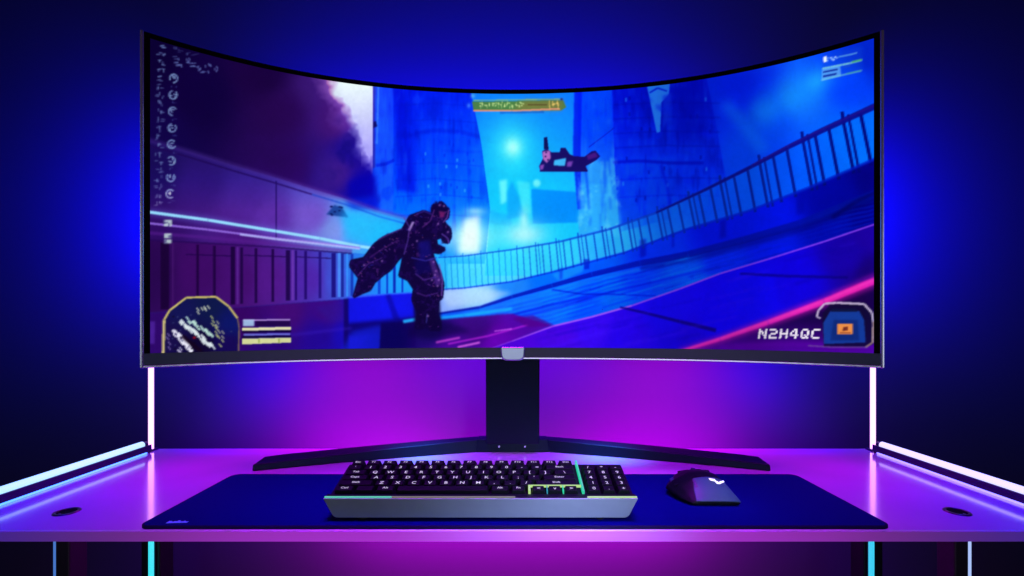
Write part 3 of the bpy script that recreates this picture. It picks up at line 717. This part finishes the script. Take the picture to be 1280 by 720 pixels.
# objective banner
poly([(590, 127), (704, 125), (708, 134), (702, 138), (592, 139)], (84, 128, 44), 0.95, 0.6)
poly([(655, 126), (704, 125), (702, 138), (640, 138)], (150, 120, 40), 0.6, 3)
line([(592, 138.5), (640, 138.5), (700, 136)], 2, (240, 150, 110), 0.9, 0.5); line([(592, 125.5), (700, 124)], 1.2, (160, 190, 80), 0.8, 0.5)
for i in range(15): glyph(600 + i*3.8, 131, 3.4, 6, (214, 232, 140), 0.8, 420 + i, 3)
for i in range(4): glyph(687 + i*4, 131, 4, 7, (236, 200, 90), 0.85, 450 + i, 3)
line([(660, 131), (684, 131)], 1.6, (90, 70, 20), 0.8, 0.5)
blob(591, 120, 3, 3, (120, 200, 240), 0.6); blob(586, 132, 2.5, 3, (90, 170, 240), 0.6)
line([(625, 141), (680, 140)], 2.2, (20, 70, 160), 0.6, 0.8); blob(702, 124, 1.6, 1.4, (60, 20, 60), 0.8)
# corner readout
def rq(l): return [(980 + x/10.28, 60 + y/10.28) for x, y in l]
poly(rq([(490, 90), (1010, -30), (1010, 310), (480, 420)]), (10, 70, 190), 0.45, 2)
poly(rq([(505, 115), (545, 105), (550, 175), (510, 185)]), (244, 250, 246), 1, 0.5)
for i in range(4): glyph(1034.5 + i*3.6, 74.5 - i*0.5, 3.8, 4.5, (214, 240, 246), 0.9, 470 + i, 3)
line(rq([(700, 115), (850, 85), (940, 62)]), 1.6, (130, 200, 210), 0.7, 0.5)
line(rq([(490, 265), (600, 245), (750, 215), (850, 195), (1000, 155)]), 2.2, (140, 214, 190), 0.85, 0.5); line(rq([(870, 180), (1000, 150)]), 2.4, (70, 170, 90), 0.8, 0.6)
poly(rq([(490, 270), (720, 225), (735, 360), (480, 415)]), (120, 190, 220), 0.7, 0.8)
poly(rq([(500, 300), (690, 262), (690, 285), (500, 322)]), (8, 40, 130), 0.9, 0.5); poly(rq([(500, 352), (680, 318), (670, 345), (500, 380)]), (8, 40, 130), 0.9, 0.5)
line(rq([(480, 415), (600, 385), (740, 350), (1000, 290)]), 1.8, (130, 210, 190), 0.7, 0.6); line(rq([(800, 330), (990, 290)]), 1.6, (60, 160, 110), 0.5, 0.6)
line(rq([(760, 250), (860, 225)]), 2, (30, 80, 180), 0.7, 0.6)
# round map
MR = [(204, 443), (205, 400), (212, 388), (233, 372), (270, 371), (286, 383), (297, 398), (299, 410), (298, 443)]
poly(MR, field([(215, 420, (26, 14, 80)), (230, 390, (20, 22, 90)), (262, 385, (14, 26, 78)), (288, 405, (12, 24, 110)), (285, 430, (24, 8, 90)), (250, 430, (14, 4, 50))], 3), 1, 0.6)
line(MR[:2], 3.2, (206, 192, 130), 1, 0.5); line(MR[1:-2], 2.4, (204, 190, 112), 1, 0.5); line(MR[-3:], 1.8, (140, 120, 90), 0.8, 0.5)
for (x0, y0), (x1, y1), n, c in (((226, 402), (266, 434), 34, (224, 236, 238)), ((219, 415), (240, 440), 26, (236, 236, 250)), ((236, 399), (264, 420), 16, (190, 226, 214)), ((244, 390), (260, 384), 6, (210, 216, 190)), ((262, 395), (278, 432), 10, (188, 196, 130)), ((210, 414), (212, 438), 4, (120, 104, 170)), ((270, 402), (280, 424), 5, (170, 170, 150)), ((222, 434), (226, 442), 3, (210, 206, 230))):
    for i in range(n):
        t = (i + .5)/n; x = x0 + (x1 - x0)*t + (rng.random() - .5)*6; y = y0 + (y1 - y0)*t + (rng.random() - .5)*4
        line([(x - 1.5, y - 2.2), (x + 1.5 + rng.random(), y + 2.2)], 1.6 + 2.2*rng.random()*(n > 10), c, 0.9, 0.55)
for _ in range(26):
    x = 212 + 78*rng.random(); y = 380 + 58*rng.random(); blob(x, y, 1.2, 1.0, (60, 70, 120) if rng.random() < .6 else (8, 4, 20), 0.7)
line([(228, 420), (252, 440)], 5, (22, 4, 30), 0.85, 1.0); blob(243, 422, 2, 1.6, (180, 20, 40), 0.9)
poly([(187, 402), (194, 402), (193, 430), (187, 430)], (96, 50, 180), 0.6, 0.9)
# bars
poly([(304, 399.5), (363, 398.5), (363, 400.5), (304, 401.5)], (170, 140, 210), 0.95, 0.4); poly([(304, 400), (318, 400), (318, 408), (304, 408)], (170, 205, 236), 0.9, 0.7); poly([(320, 401.5), (363, 401.5), (363, 408), (320, 408)], (24, 6, 62), 0.7, 0.6)
poly([(303, 410), (364, 408.5), (364, 412), (303, 413.5)], (226, 226, 178), 1, 0.4); poly([(303, 414), (364, 412.5), (364, 415), (303, 416)], (8, 4, 50), 0.9, 0.5)
poly([(305, 417.5), (363, 416.5), (363, 418.5), (305, 419.8)], (120, 130, 225), 0.9, 0.4)
poly([(303, 423.5), (364, 422), (364, 428), (303, 430.5)], (214, 218, 160), 1, 0.4); poly([(303, 420), (364, 419), (364, 421.5), (303, 423)], (6, 2, 50), 0.8, 0.5)
for x in (324, 349): line([(x, 423.5), (x, 429)], 2, (150, 170, 80), 0.8, 0.6)
# ammo text and weapon icon
FONT = {'N': ['10001', '11001', '10101', '10101', '10011', '10001', '10001'], '2': ['11110', '00001', '00001', '01110', '10000', '10000', '11111'], 'H': ['10001', '10001', '10001', '11111', '10001', '10001', '10001'],
        '4': ['00110', '01010', '10010', '10010', '11111', '00010', '00010'], 'Q': ['01110', '10001', '10001', '10001', '10101', '10010', '01101'], 'C': ['01111', '10000', '10000', '10000', '10000', '10000', '01111']}
def ptext(s, x, y, w, h, adv, col):
    for ch in s:
        for r, row in enumerate(FONT[ch]):
            for c, v in enumerate(row):
                if v == '1':
                    xx = x + c*w/5 + (6 - r)*0.25; yy = y + r*h/7
                    poly([(xx, yy), (xx + w/5*1.25, yy), (xx + w/5*1.25, yy + h/7*1.15), (xx, yy + h/7*1.15)], col, 1, 0.3)
        x += adv
ptext('N2H4QC', 947.5, 411.5, 9.6, 11.5, 13.2, (250, 246, 250))
poly([(1028, 392), (1038, 380), (1080, 379), (1091, 392), (1092, 430), (1080, 434), (1030, 433)], (14, 8, 50), 0.9, 0.8)
line([(1021, 396), (1023, 388), (1031, 379.5), (1046, 378.5), (1080, 380), (1090, 391), (1092, 404), (1091, 428)], 2.6, (196, 186, 206), 0.95, 0.5)
line([(1092, 402), (1091, 428), (1082, 434)], 2.4, (150, 124, 110), 0.9, 0.5); line([(1010, 432), (1040, 434), (1085, 434)], 1.6, (120, 96, 150), 0.7, 0.6); line([(1021, 396), (1026, 398)], 2, (190, 186, 206), 0.9, 0.5)
poly([(1038, 389), (1074, 389), (1080, 400), (1082, 428), (1030, 430), (1029, 404)], (18, 62, 150), 1, 0.6)
poly([(1042, 400), (1072, 400), (1074, 426), (1038, 426)], (12, 44, 120), 0.9, 1.0); poly([(1040, 386), (1070, 386), (1072, 390), (1038, 390)], (10, 20, 60), 0.9, 0.6)
poly([(1047, 405), (1066, 405), (1066, 418), (1047, 418)], (236, 150, 74), 1, 0.5); poly([(1054, 409), (1060, 408), (1060, 413), (1053, 414)], (110, 40, 30), 0.9, 0.5); line([(1050, 416), (1064, 416)], 1.4, (150, 70, 40), 0.8, 0.4)
# bloom of the bright haze
q = 4
sm_ = img[::q, ::q]
br = np.clip(sm_ - 120, 0, None)*np.clip((PX[::q, ::q] - 400)/80, 0, 1)[..., None]
bl = np.stack([gblur(br[..., k], 5.0) for k in range(3)], -1)     # 5 px of the reduced picture = 20 px
ui = np.clip(XX/q, 0, bl.shape[1] - 1.01); vi = np.clip(YY/q, 0, bl.shape[0] - 1.01)
u0 = ui.astype(int); v0 = vi.astype(int); fu = (ui - u0)[..., None]; fv = (vi - v0)[..., None]
bl = (bl[v0, u0]*(1 - fu) + bl[v0, u0 + 1]*fu)*(1 - fv) + (bl[v0 + 1, u0]*(1 - fu) + bl[v0 + 1, u0 + 1]*fu)*fv
fig_sub, fb = pmask(FIG, 1.5)
keep = np.ones((CHT, CWD), np.float32); keep[fb[2]:fb[3], fb[0]:fb[1]] -= 0.75*fig_sub
img[:] = np.minimum(img + 0.30*bl*keep[..., None], 255)
# darker, more contrasted picture
tone = img/255.0
img[:] = 255.0*np.clip(tone - 0.10*tone*(1 - tone)*(1.6 - tone), 0, 1)
left_dim = 1 - 0.22*np.clip((430 - PX)/90, 0, 1)*np.clip((262 - PY)/60, 0, 1)
img *= left_dim[..., None]
right_dim = 1 - 0.16*np.clip((PX - 740)/90, 0, 1)*np.clip((PX - 1000)/-60, 0, 1)
img *= right_dim[..., None]
lm = np.clip((452 - PX)/60, 0, 1)*np.clip((262 - PY)/40, 0, 1)*(img[..., 0] < 150)
img[..., 0] *= 1 - 0.20*lm; img[..., 2] *= 1 + 0.10*lm
# fine picture noise
img *= (0.97 + 0.06*fbm(14, 200))[..., None]
img *= (0.985 + 0.03*vnoise(3, 220))[..., None]
img = np.clip(img, 0, 255)/255.0
ilin = np.where(img <= 0.04045, img/12.92, ((img + 0.055)/1.055)**2.4).astype(np.float32)

# the glowing panel: one curved sheet, its pixels stored as a colour attribute
NX, NZ = 860, 360
tx = np.linspace(-XA, XA, NX); tz = np.linspace(ZB, ZT, NZ)
gx, gz = np.meshgrid(tx, tz)
xn = gx/DC; gy = DC*(1 - 0.37*xn**2 - 0.43*xn**4)
verts = np.stack([gx, gy, gz], -1).reshape(-1, 3)
mo = np.array(monitor.location)
idx = np.arange(NX*NZ).reshape(NZ, NX)
faces = np.stack([idx[:-1, :-1], idx[:-1, 1:], idx[1:, 1:], idx[1:, :-1]], -1).reshape(-1, 4)
me = bpy.data.meshes.new('screen')
me.vertices.add(len(verts)); me.vertices.foreach_set('co', (verts - mo).astype(np.float32).ravel())
me.loops.add(faces.size); me.loops.foreach_set('vertex_index', faces.ravel().astype(np.int32))
me.polygons.add(len(faces)); me.polygons.foreach_set('loop_start', (np.arange(len(faces))*4).astype(np.int32))
me.polygons.foreach_set('use_smooth', np.ones(len(faces), bool))
me.update(calc_edges=True)
# picture column / row of each panel pixel
u = (640 + F*verts[:, 0]/verts[:, 1] - OX)*S - 0.5*0
v = (HOR - F*(verts[:, 2] - ZC)/verts[:, 1] - OY)*S
u = np.clip(u, 0, CWD - 1.01); v = np.clip(v, 0, CHT - 1.01)
iu = u.astype(int); iv = v.astype(int); fu = (u - iu)[:, None]; fv = (v - iv)[:, None]
c = (ilin[iv, iu]*(1 - fu) + ilin[iv, iu + 1]*fu)*(1 - fv) + (ilin[iv + 1, iu]*(1 - fu) + ilin[iv + 1, iu + 1]*fu)*fv
att = me.color_attributes.new('picture', 'FLOAT_COLOR', 'POINT')
att.data.foreach_set('color', np.concatenate([c, np.ones((len(c), 1))], 1).astype(np.float32).ravel())
M_screen = bpy.data.materials.new('lit_display'); M_screen.use_nodes = True
nt = M_screen.node_tree; b = nt.nodes['Principled BSDF']
b.inputs['Base Color'].default_value = (0.002, 0.002, 0.003, 1); b.inputs['Roughness'].default_value = 0.6; b.inputs['Specular IOR Level'].default_value = 0.03
a = nt.nodes.new('ShaderNodeAttribute'); a.attribute_name = 'picture'
nt.links.new(a.outputs['Color'], b.inputs['Emission Color']); b.inputs['Emission Strength'].default_value = 1.0
me.materials.append(M_screen)
scr = bpy.data.objects.new('screen', me); link(scr); scr.parent = monitor

# ----------------------------------------------------------------- keyboard
KX0, KX1 = -0.2585, 0.1727
KF = 0.6600
KC = (KX0 + KX1)/2
kb = empty('keyboard', (KC, KF + 0.05, MZ), 'black mechanical keyboard with white lit legends and a grey metal front', 'keyboard')
Z0 = MZ
def prof(y, z): return (KF + y, Z0 + z)
top_in, bot_in = 0.0, 0.0135
pr = [(0.0, 0.0338, 0), (0.0045, 0.004, bot_in + 0.006), (0.098, 0.004, bot_in + 0.006), (0.1045, 0.048, 0), (0.1015, 0.048, 0.0002), (0.014, 0.0275, 0.0002), (0.013, 0.0335, 0.0002)]
bm = bmesh.new()
rl = [(KX0 + ins, KF + y, Z0 + z) for y, z, ins in pr]; rr = [(KX1 - ins, KF + y, Z0 + z) for y, z, ins in pr]
prism(bm, rl, rr)
obj('case', bm, M_case, kb, bevel=0.0012)
for fx in (KX0 + 0.05, KX1 - 0.05):
    for fy in (KF + 0.012, KF + 0.09):
        bm = bmesh.new(); tube(bm, (fx, fy, Z0 + 0.0002), (fx, fy, Z0 + 0.0038), 0.006, 14); obj('rubber_foot', bm, M_black, kb)
def fp_ring(out):
    """outline of the slanted metal front, bottom corners rounded"""
    pts = [(KX0 - 0.0002, 0.0325)]
    for cx, a0 in ((KX0 + bot_in + 0.0045, 200), (KX1 - bot_in - 0.0045, 270)):
        for q in range(8):
            a = math.radians(a0 + 70*q/7); pts.append((cx + 0.0085*math.cos(a), 0.0045 + 0.0085 + 0.0085*math.sin(a)))
    pts.append((KX1 + 0.0002, 0.0325))
    return [(x, KF + 0.0018 - 0.0044*(z - 0.0045)/0.028 + (0 if out else 0.0024), Z0 + z) for x, z in pts]
bm = bmesh.new()
prism(bm, fp_ring(True), fp_ring(False))
obj('front_panel', bm, M_alu, kb, bevel=0.0007, seg=3)
def strip(x0, x1, m, y0=-0.0020, y1=0.0004, z0=0.0329, z1=0.0349):
    bm = bmesh.new(); box(bm, x0, x1, KF + y0, KF + y1, Z0 + z0, Z0 + z1)
    obj('light_strip', bm, m, kb, bevel=0.0004)
strip(KX0 + 0.001, KX0 + 0.093, M_teal)
strip(KX0 + 0.0935, KX0 + 0.263, M_olive)
strip(KX0 + 0.3620, KX1 - 0.001, M_lime)
# keys on the sloping plate
SL = math.atan2(0.0205, 0.0875)
ca, sa = math.cos(SL), math.sin(SL)
UX = 0.0232; PY_ = 0.01435
YS = 0.0155
def plate(x, s, h):
    """a point on the key plate: s along the slope, h above it"""
    return (x, KF + YS + s*ca - h*sa, Z0 + 0.0282 + s*sa + h*ca)
txt_cache = {}
def text_mesh(ch, size):
    if ch in txt_cache: return txt_cache[ch]
    cu = bpy.data.curves.new('glyph', 'FONT'); cu.body = ch; cu.size = size; cu.align_x = 'LEFT'; cu.align_y = 'TOP'; cu.resolution_u = 2; cu.offset = 0.00004
    o = bpy.data.objects.new('glyph', cu); link(o)
    dg = bpy.context.evaluated_depsgraph_get(); dg.update()
    m = o.evaluated_get(dg).to_mesh()
    vs = [tuple(v.co) for v in m.vertices]; fs = [tuple(p.vertices) for p in m.polygons]
    o.evaluated_get(dg).to_mesh_clear()
    bpy.data.objects.remove(o); bpy.data.curves.remove(cu)
    txt_cache[ch] = (vs, fs)
    return vs, fs
def keycap(x0, row, wu, legend, hu=1.0, xbase=KX0 + 0.0065):
    xa = xbase + x0*UX + 0.0007; xb = xbase + (x0 + wu)*UX - 0.0007
    s0 = row*PY_ + 0.0006; s1 = (row + hu)*PY_ - 0.0006
    H = 0.0094
    bm = bmesh.new()
    base = [plate(xa, s0, 0.0012), plate(xb, s0, 0.0012), plate(xb, s1, 0.0012), plate(xa, s1, 0.0012)]
    ix, iy = 0.0027, 0.0016
    topv = [plate(xa + ix, s0 + iy, H), plate(xb - ix, s0 + iy, H), plate(xb - ix, s1 - iy*0.7, H + 0.0004), plate(xa + ix, s1 - iy*0.7, H + 0.0004)]
    hexa(bm, base + topv)
    bmesh.ops.bevel(bm, geom=[e for e in bm.edges], offset=0.0007, segments=2, affect='EDGES', profile=0.6)
    if legend:
        vs, fs = text_mesh(legend, 0.0098 if len(legend) == 1 else 0.0066)
        nv = []
        tw = max(v[0] for v in vs); cx = (xa + xb)/2 - tw/2
        for vx, vy, _ in vs:
            nv.append(bm.verts.new(plate(cx + vx, s1 - 0.0034 + vy*0.95, H + 0.00075)))
        for f in fs:
            try:
                ff = bm.faces.new([nv[i] for i in f]); ff.material_index = 1
            except ValueError: pass
    obj('keycap', bm, [M_key, M_legend], kb)
rows = [
    (0, [(1.25, 'Ctrl'), (1.25, ''), (1.25, 'Alt'), (5.75, ''), (1.25, 'Alt'), (1.0, 'Fn')]),
    (1, [(2.25, 'Shift')] + [(1, c) for c in 'ZXCVBNM,./'] + [(2.75, 'Shift')]),
    (2, [(1.75, 'Caps')] + [(1, c) for c in 'ASDFGHJKL;\''] + [(2.25, 'Enter')]),
    (3, [(1.5, 'Tab')] + [(1, c) for c in 'QWERTYUIOP[]'] + [(1.5, '\\')]),
    (4, [(1, c) for c in '`1234567890-='] + [(2, 'Back')]),
    (5, [(1, 'Esc')] + [(14/13, 'F%d' % (i + 1)) for i in range(12)] + [(14/13, 'Del')]),
]
for r, keys in rows:
    x = 0
    for w, leg in keys:
        keycap(x, r, w, leg); x += w
# cursor keys: half in the front notch
NXB = KX0 + 0.0065 + 15*UX + 0.0095
UN = (KX1 - 0.0045 - NXB)/UX/3
for x, leg in ((11.95, '<'), (12.95, 'v'), (13.95, '>')):
    keycap(x + 0.05, 0, 0.95, leg)
for r in range(5):
    for cidx in range(3):
        leg = [['0', '.', '+'], ['1', '2', '3'], ['4', '5', '6'], ['7', '8', '9'], ['/', '*', '-']][r][cidx]
        keycap(cidx*UN, r, UN, leg, xbase=NXB)
# glowing dividers round the cursor keys and beside the number pad
def pstrip(xa, xb, s0, s1, m, h0=0.0010, h1=0.0088):
    bm = bmesh.new()
    hexa(bm, [plate(xa, s0, h0), plate(xb, s0, h0), plate(xb, s1, h0), plate(xa, s1, h0), plate(xa, s0, h1), plate(xb, s0, h1), plate(xb, s1, h1), plate(xa, s1, h1)])
    obj('light_strip', bm, m, kb)
xd = KX0 + 0.0065 + 15*UX + 0.0032
pstrip(xd, xd + 0.0026, -0.0008, 5.9*PY_, M_mint, 0.002, 0.0100)
xl = KX0 + 0.0065 + 11.86*UX
pstrip(xl, xd - 0.0004, PY_ - 0.0004, PY_ + 0.0003, M_lime, 0.006, 0.0102)
pstrip(xl, xl + 0.0030, -0.0010, PY_ - 0.0012, M_lime, 0.002, 0.0098)
pstrip(xl + 1.12*UX, xl + 1.12*UX + 0.0012, -0.0006, PY_ - 0.0012, M_aqua, 0.003, 0.0102)
pstrip(xl + 2.10*UX, xl + 2.10*UX + 0.0012, -0.0006, PY_ - 0.0012, M_mint, 0.003, 0.0102)

# -------------------------------------------------------------------- mouse
ms = empty('mouse', (0.30, 0.765, MZ), 'black angular gaming mouse with grey palm shell and lit white emblem', 'mouse')
MZ0 = MZ + 0.0008
# sections from the tail (near) to the nose: (y, [(x, z) around, starting low left, counter-clockwise over the top])
secs = [
    (0.7150, [(0.270, 0.001), (0.269, 0.004), (0.273, 0.007), (0.285, 0.008), (0.310, 0.008), (0.336, 0.007), (0.341, 0.004), (0.339, 0.001)]),
    (0.7300, [(0.262, 0.001), (0.257, 0.006), (0.266, 0.015), (0.277, 0.021), (0.306, 0.024), (0.331, 0.019), (0.341, 0.008), (0.338, 0.001)]),
    (0.7480, [(0.255, 0.001), (0.250, 0.009), (0.262, 0.024), (0.281, 0.038), (0.306, 0.0405), (0.327, 0.034), (0.338, 0.012), (0.335, 0.001)]),
    (0.7660, [(0.252, 0.001), (0.2445, 0.012), (0.258, 0.027), (0.284, 0.0425), (0.307, 0.0440), (0.325, 0.038), (0.335, 0.014), (0.332, 0.001)]),
    (0.7900, [(0.262, 0.001), (0.256, 0.011), (0.266, 0.022), (0.286, 0.0380), (0.308, 0.0395), (0.325, 0.034), (0.333, 0.013), (0.330, 0.001)]),
    (0.8150, [(0.276, 0.001), (0.272, 0.010), (0.276, 0.018), (0.288, 0.0270), (0.308, 0.0285), (0.326, 0.025), (0.332, 0.011), (0.330, 0.001)]),
    (0.8320, [(0.282, 0.001), (0.279, 0.008), (0.282, 0.012), (0.291, 0.0160), (0.308, 0.0165), (0.324, 0.015), (0.329, 0.008), (0.327, 0.001)]),
]
bm = bmesh.new()
rings = [[bm.verts.new((x, y, MZ0 + z)) for x, z in ring] for y, ring in secs]
for a_, b_ in zip(rings, rings[1:]):
    n = len(a_)
    for i in range(n): bm.faces.new((a_[i], a_[(i+1) % n], b_[(i+1) % n], b_[i]))
bm.faces.new(rings[0][::-1]); bm.faces.new(rings[-1])
mb = obj('body', bm, M_mouse, ms, smooth=True)
ss = mb.modifiers.new('rounding', 'SUBSURF'); ss.levels = 2; ss.render_levels = 2
ca_ = mb.data.attributes.new('crease_edge', 'FLOAT', 'EDGE')
ca_.data.foreach_set('value', [0.55]*len(mb.data.edges))
# palm shell: a plate over the sloping tail
def shell(name, rows_, th, m, bev=0.001):
    bm = bmesh.new()
    up = [[bm.verts.new((x, y, MZ0 + z + th)) for x, y, z in r] for r in rows_]
    dn = [[bm.verts.new((x, y + 0.0006, MZ0 + z - 0.0008)) for x, y, z in r] for r in rows_]
    R, C_ = len(rows_), len(rows_[0])
    for i in range(R - 1):
        for j in range(C_ - 1):
            bm.faces.new((up[i][j], up[i][j+1], up[i+1][j+1], up[i+1][j])); bm.faces.new((dn[i][j], dn[i+1][j], dn[i+1][j+1], dn[i][j+1]))
    for i in range(R - 1):
        bm.faces.new((up[i][0], up[i+1][0], dn[i+1][0], dn[i][0])); bm.faces.new((up[i][-1], dn[i][-1], dn[i+1][-1], up[i+1][-1]))
    for j in range(C_ - 1):
        bm.faces.new((up[0][j], dn[0][j], dn[0][j+1], up[0][j+1])); bm.faces.new((up[-1][j], up[-1][j+1], dn[-1][j+1], dn[-1][j]))
    return obj(name, bm, m, ms, smooth=True, bevel=bev, seg=2)
shell('palm_shell', [
    [(0.2745, 0.7145, 0.0075), (0.288, 0.7135, 0.0080), (0.310, 0.7132, 0.0080), (0.330, 0.7135, 0.0075), (0.3415, 0.7145, 0.0062)],
    [(0.2770, 0.7300, 0.0215), (0.290, 0.7300, 0.0232), (0.308, 0.7300, 0.0242), (0.325, 0.7300, 0.0222), (0.3365, 0.7300, 0.0165)],
    [(0.2815, 0.7465, 0.0370), (0.292, 0.7470, 0.0388), (0.306, 0.7475, 0.0400), (0.319, 0.7470, 0.0368), (0.3280, 0.7465, 0.0325)]], 0.0012, M_palm)
shell('accent', [
    [(0.2795, 0.7330, 0.0245), (0.2850, 0.7330, 0.0252)], [(0.2805, 0.7455, 0.0362), (0.2835, 0.7455, 0.0368)]], 0.0018, M_rail, 0.0004)
# lit emblem: a slanted two-stroke mark
bm = bmesh.new()
def ppt(u_, v_):   # on the shell, u across, v up the slope
    y = 0.7300 + v_*0.0165; z = 0.0232 + v_*0.0150
    return Vector((0.292 + u_*0.036, y - 0.0012, MZ0 + z - max(0, u_ - .45)*0.010 + 0.0026))
for q in (((0.34, 0.88), (0.38, 0.70), (0.62, 0.66), (0.60, 0.86)), ((0.56, 0.72), (0.62, 0.48), (0.74, 0.50), (0.68, 0.72)), ((0.70, 0.64), (0.72, 0.48), (1.00, 0.80), (0.98, 0.92))):
    pts = [ppt(*k_) for k_ in q]; prism(bm, pts, [p + Vector((0, -0.0004, 0.0005)) for p in pts])
obj('emblem', bm, M_emblem, ms)
for x0, x1 in ((0.2875, 0.3045), (0.3095, 0.3255)):
    bm = bmesh.new()
    hexa(bm, [(x0, 0.790, MZ0 + 0.0330), (x1, 0.790, MZ0 + 0.0310), (x1, 0.836, MZ0 + 0.0130), (x0, 0.836, MZ0 + 0.0140), (x0, 0.790, MZ0 + 0.0385), (x1, 0.790, MZ0 + 0.0365), (x1, 0.836, MZ0 + 0.0170), (x0, 0.836, MZ0 + 0.0180)])
    obj('button', bm, M_mouse, ms, bevel=0.0012)
bm = bmesh.new(); tube(bm, (0.3050, 0.812, MZ0 + 0.0255), (0.3090, 0.812, MZ0 + 0.0255), 0.0075, 20); obj('scroll_wheel', bm, M_palm, ms)
for k_ in range(2):
    bm = bmesh.new(); xa, ya = 0.2585 + 0.0035*k_, 0.752 + 0.018*k_
    hexa(bm, [(0.256, ya, MZ0 + 0.0195), (0.262, ya, MZ0 + 0.0225), (0.263, ya + 0.014, MZ0 + 0.0230), (0.257, ya + 0.014, MZ0 + 0.0200), (0.2555, ya, MZ0 + 0.0218), (0.261, ya, MZ0 + 0.0252), (0.262, ya + 0.014, MZ0 + 0.0258), (0.2565, ya + 0.014, MZ0 + 0.0222)])
    obj('side_button', bm, M_palm if k_ else M_mouse, ms, bevel=0.0006)

# the shell sits lower than a full-height mouse
for ch in ms.children:
    for v in ch.data.vertices: v.co.z = 0.0008 + (v.co.z - 0.0008)*0.82

# ----------------------------------------------------------------- lighting
def area(name, loc, target, sx, sy, srgb, power, spread=180):
    L = bpy.data.lights.new(name, 'AREA'); L.shape = 'RECTANGLE'; L.size = sx; L.size_y = sy
    L.color = srgb; L.energy = power; L.spread = math.radians(spread)
    o = bpy.data.objects.new(name, L); link(o); o.location = loc
    d = Vector(target) - Vector(loc)
    o.rotation_euler = d.to_track_quat('-Z', 'Y').to_euler()
    return o
BLUE = (0.0, 0.0, 1.0); VIO = (0.28, 0.0, 1.0)
# wall wash from behind the panel
for s in (-1, 1):
    area('wall_wash_side', (s*0.735, 1.02, ZC + 0.27), (s*0.93, 1.23, ZC + 0.27), 0.05, 0.26, BLUE, 12.0, 125)
    area('wall_wash_corner', (s*0.60, 0.99, ZC - 0.01), (s*0.63, 1.23, ZC - 0.17), 0.10, 0.04, BLUE, 2.6, 110)
area('wall_wash_top', (-0.06, 1.06, ZC + 0.36), (-0.06, 1.23, ZC + 0.46), 1.0, 0.05, BLUE, 36, 170)
for s in (-1, 1):
    area('wall_wash_low', (s*0.39, 1.06, ZC - 0.02), (s*0.39, 1.23, ZC - 0.27), 0.24, 0.04, (0.46, 0.0, 0.70), 2.6, 120)
    area('wall_wash_rear', (s*0.36, 1.085, DESK_Z - 0.06), (s*0.36, 1.23, DESK_Z - 0.02), 0.36, 0.04, (0.49, 0.0, 0.64), 3.0, 160)
area('wall_wash_middle', (0.0, 1.03, ZC - 0.02), (0.0, 1.23, ZC - 0.18), 0.5, 0.05, (0.22, 0.0, 1.0), 7, 150)
area('wall_wash_under_desk', (0.02, 1.085, DESK_Z - 0.16), (0.02, 1.23, DESK_Z - 0.22), 0.85, 0.08, (0.52, 0.0, 0.62), 15, 175)
# added unseen lamps over the desk: violet in the middle, blue at the ends
area('desk_fill', (0.0, 0.58, DESK_Z + 1.0), (0.0, 0.74, DESK_Z), 0.85, 0.12, (0.44, 0.0, 1.0), 3.6, 42)
for s in (-1, 1):
    area('desk_fill_end', (s*0.80, 0.50, DESK_Z + 0.90), (s*0.80, 0.74, DESK_Z), 0.12, 0.3, (0.0, 0.0, 1.0), 1.0, 40)
# added unseen lamp below the front edge, brightening the edge band
area('edge_fill', (0.0, 0.55, DESK_Z - 0.30), (0.0, 0.64, DESK_Z - 0.01), 0.9, 0.03, (0.74, 0.0, 0.85), 2.0, 110)
# front lamp low before the desk, to the right
area('front_light', (0.20, 0.26, ZC - 0.02), (0.075, 0.66, DESK_Z + 0.024), 0.10, 0.08, (0.44, 0.54, 1.0), 0.33, 46)
for s in (-1, 1):
    area('foot_sheen_fill', (s*0.19, 0.985, ZC - 0.050), (s*0.19, 0.990, DESK_Z), 0.10, 0.015, (0.01, 0.24, 1.0), 0.17, 40)  # added lamp under the chin for a blue sheen on the feet
    area('desk_rear_fill', (s*0.60, 0.93, ZC - 0.03), (s*0.64, 0.89, DESK_Z), 0.08, 0.08, (0.70, 0.0, 0.95), 0.40, 120)  # added unseen lamp, turns the rear desk ends magenta
area('mouse_fill', (0.42, 0.32, ZC + 0.02), (0.308, 0.732, MZ + 0.015), 0.08, 0.05, (0.72, 0.66, 1.0), 0.026, 14)  # unseen lamp added to put grey light on the palm shell
# added unseen soft lamp behind the camera: the sheen on the rim, the chin and the badge
area('sheen_fill', (0.0, -0.7, ZC + 0.0), (0.0, 0.9, ZC), 1.2, 0.70, (0.76, 0.82, 1.0), 1.9, 120)

w = bpy.data.worlds.new('World'); SC.world = w; w.use_nodes = True
w.node_tree.nodes['Background'].inputs['Color'].default_value = (0.002, 0.001, 0.012, 1)
w.node_tree.nodes['Background'].inputs['Strength'].default_value = 0.5

# ------------------------------------------------------------------- camera
cd = bpy.data.cameras.new('camera'); cam = bpy.data.objects.new('camera', cd); link(cam)
cam.location = (0, 0, ZC); cam.rotation_euler = (math.radians(90), 0, 0)
cd.sensor_width = 36; cd.lens = F/1280*36; cd.shift_y = (HOR - 360)/1280
cd.clip_start = 0.01; cd.clip_end = 100
SC.camera = cam

SC.view_settings.view_transform = 'Standard'; SC.view_settings.look = 'None'
SC.view_settings.exposure = 0; SC.view_settings.gamma = 1
SC.render.engine = 'CYCLES'
SC.cycles.use_denoising = True
SC.cycles.max_bounces = 6
SC.cycles.sample_clamp_indirect = 4
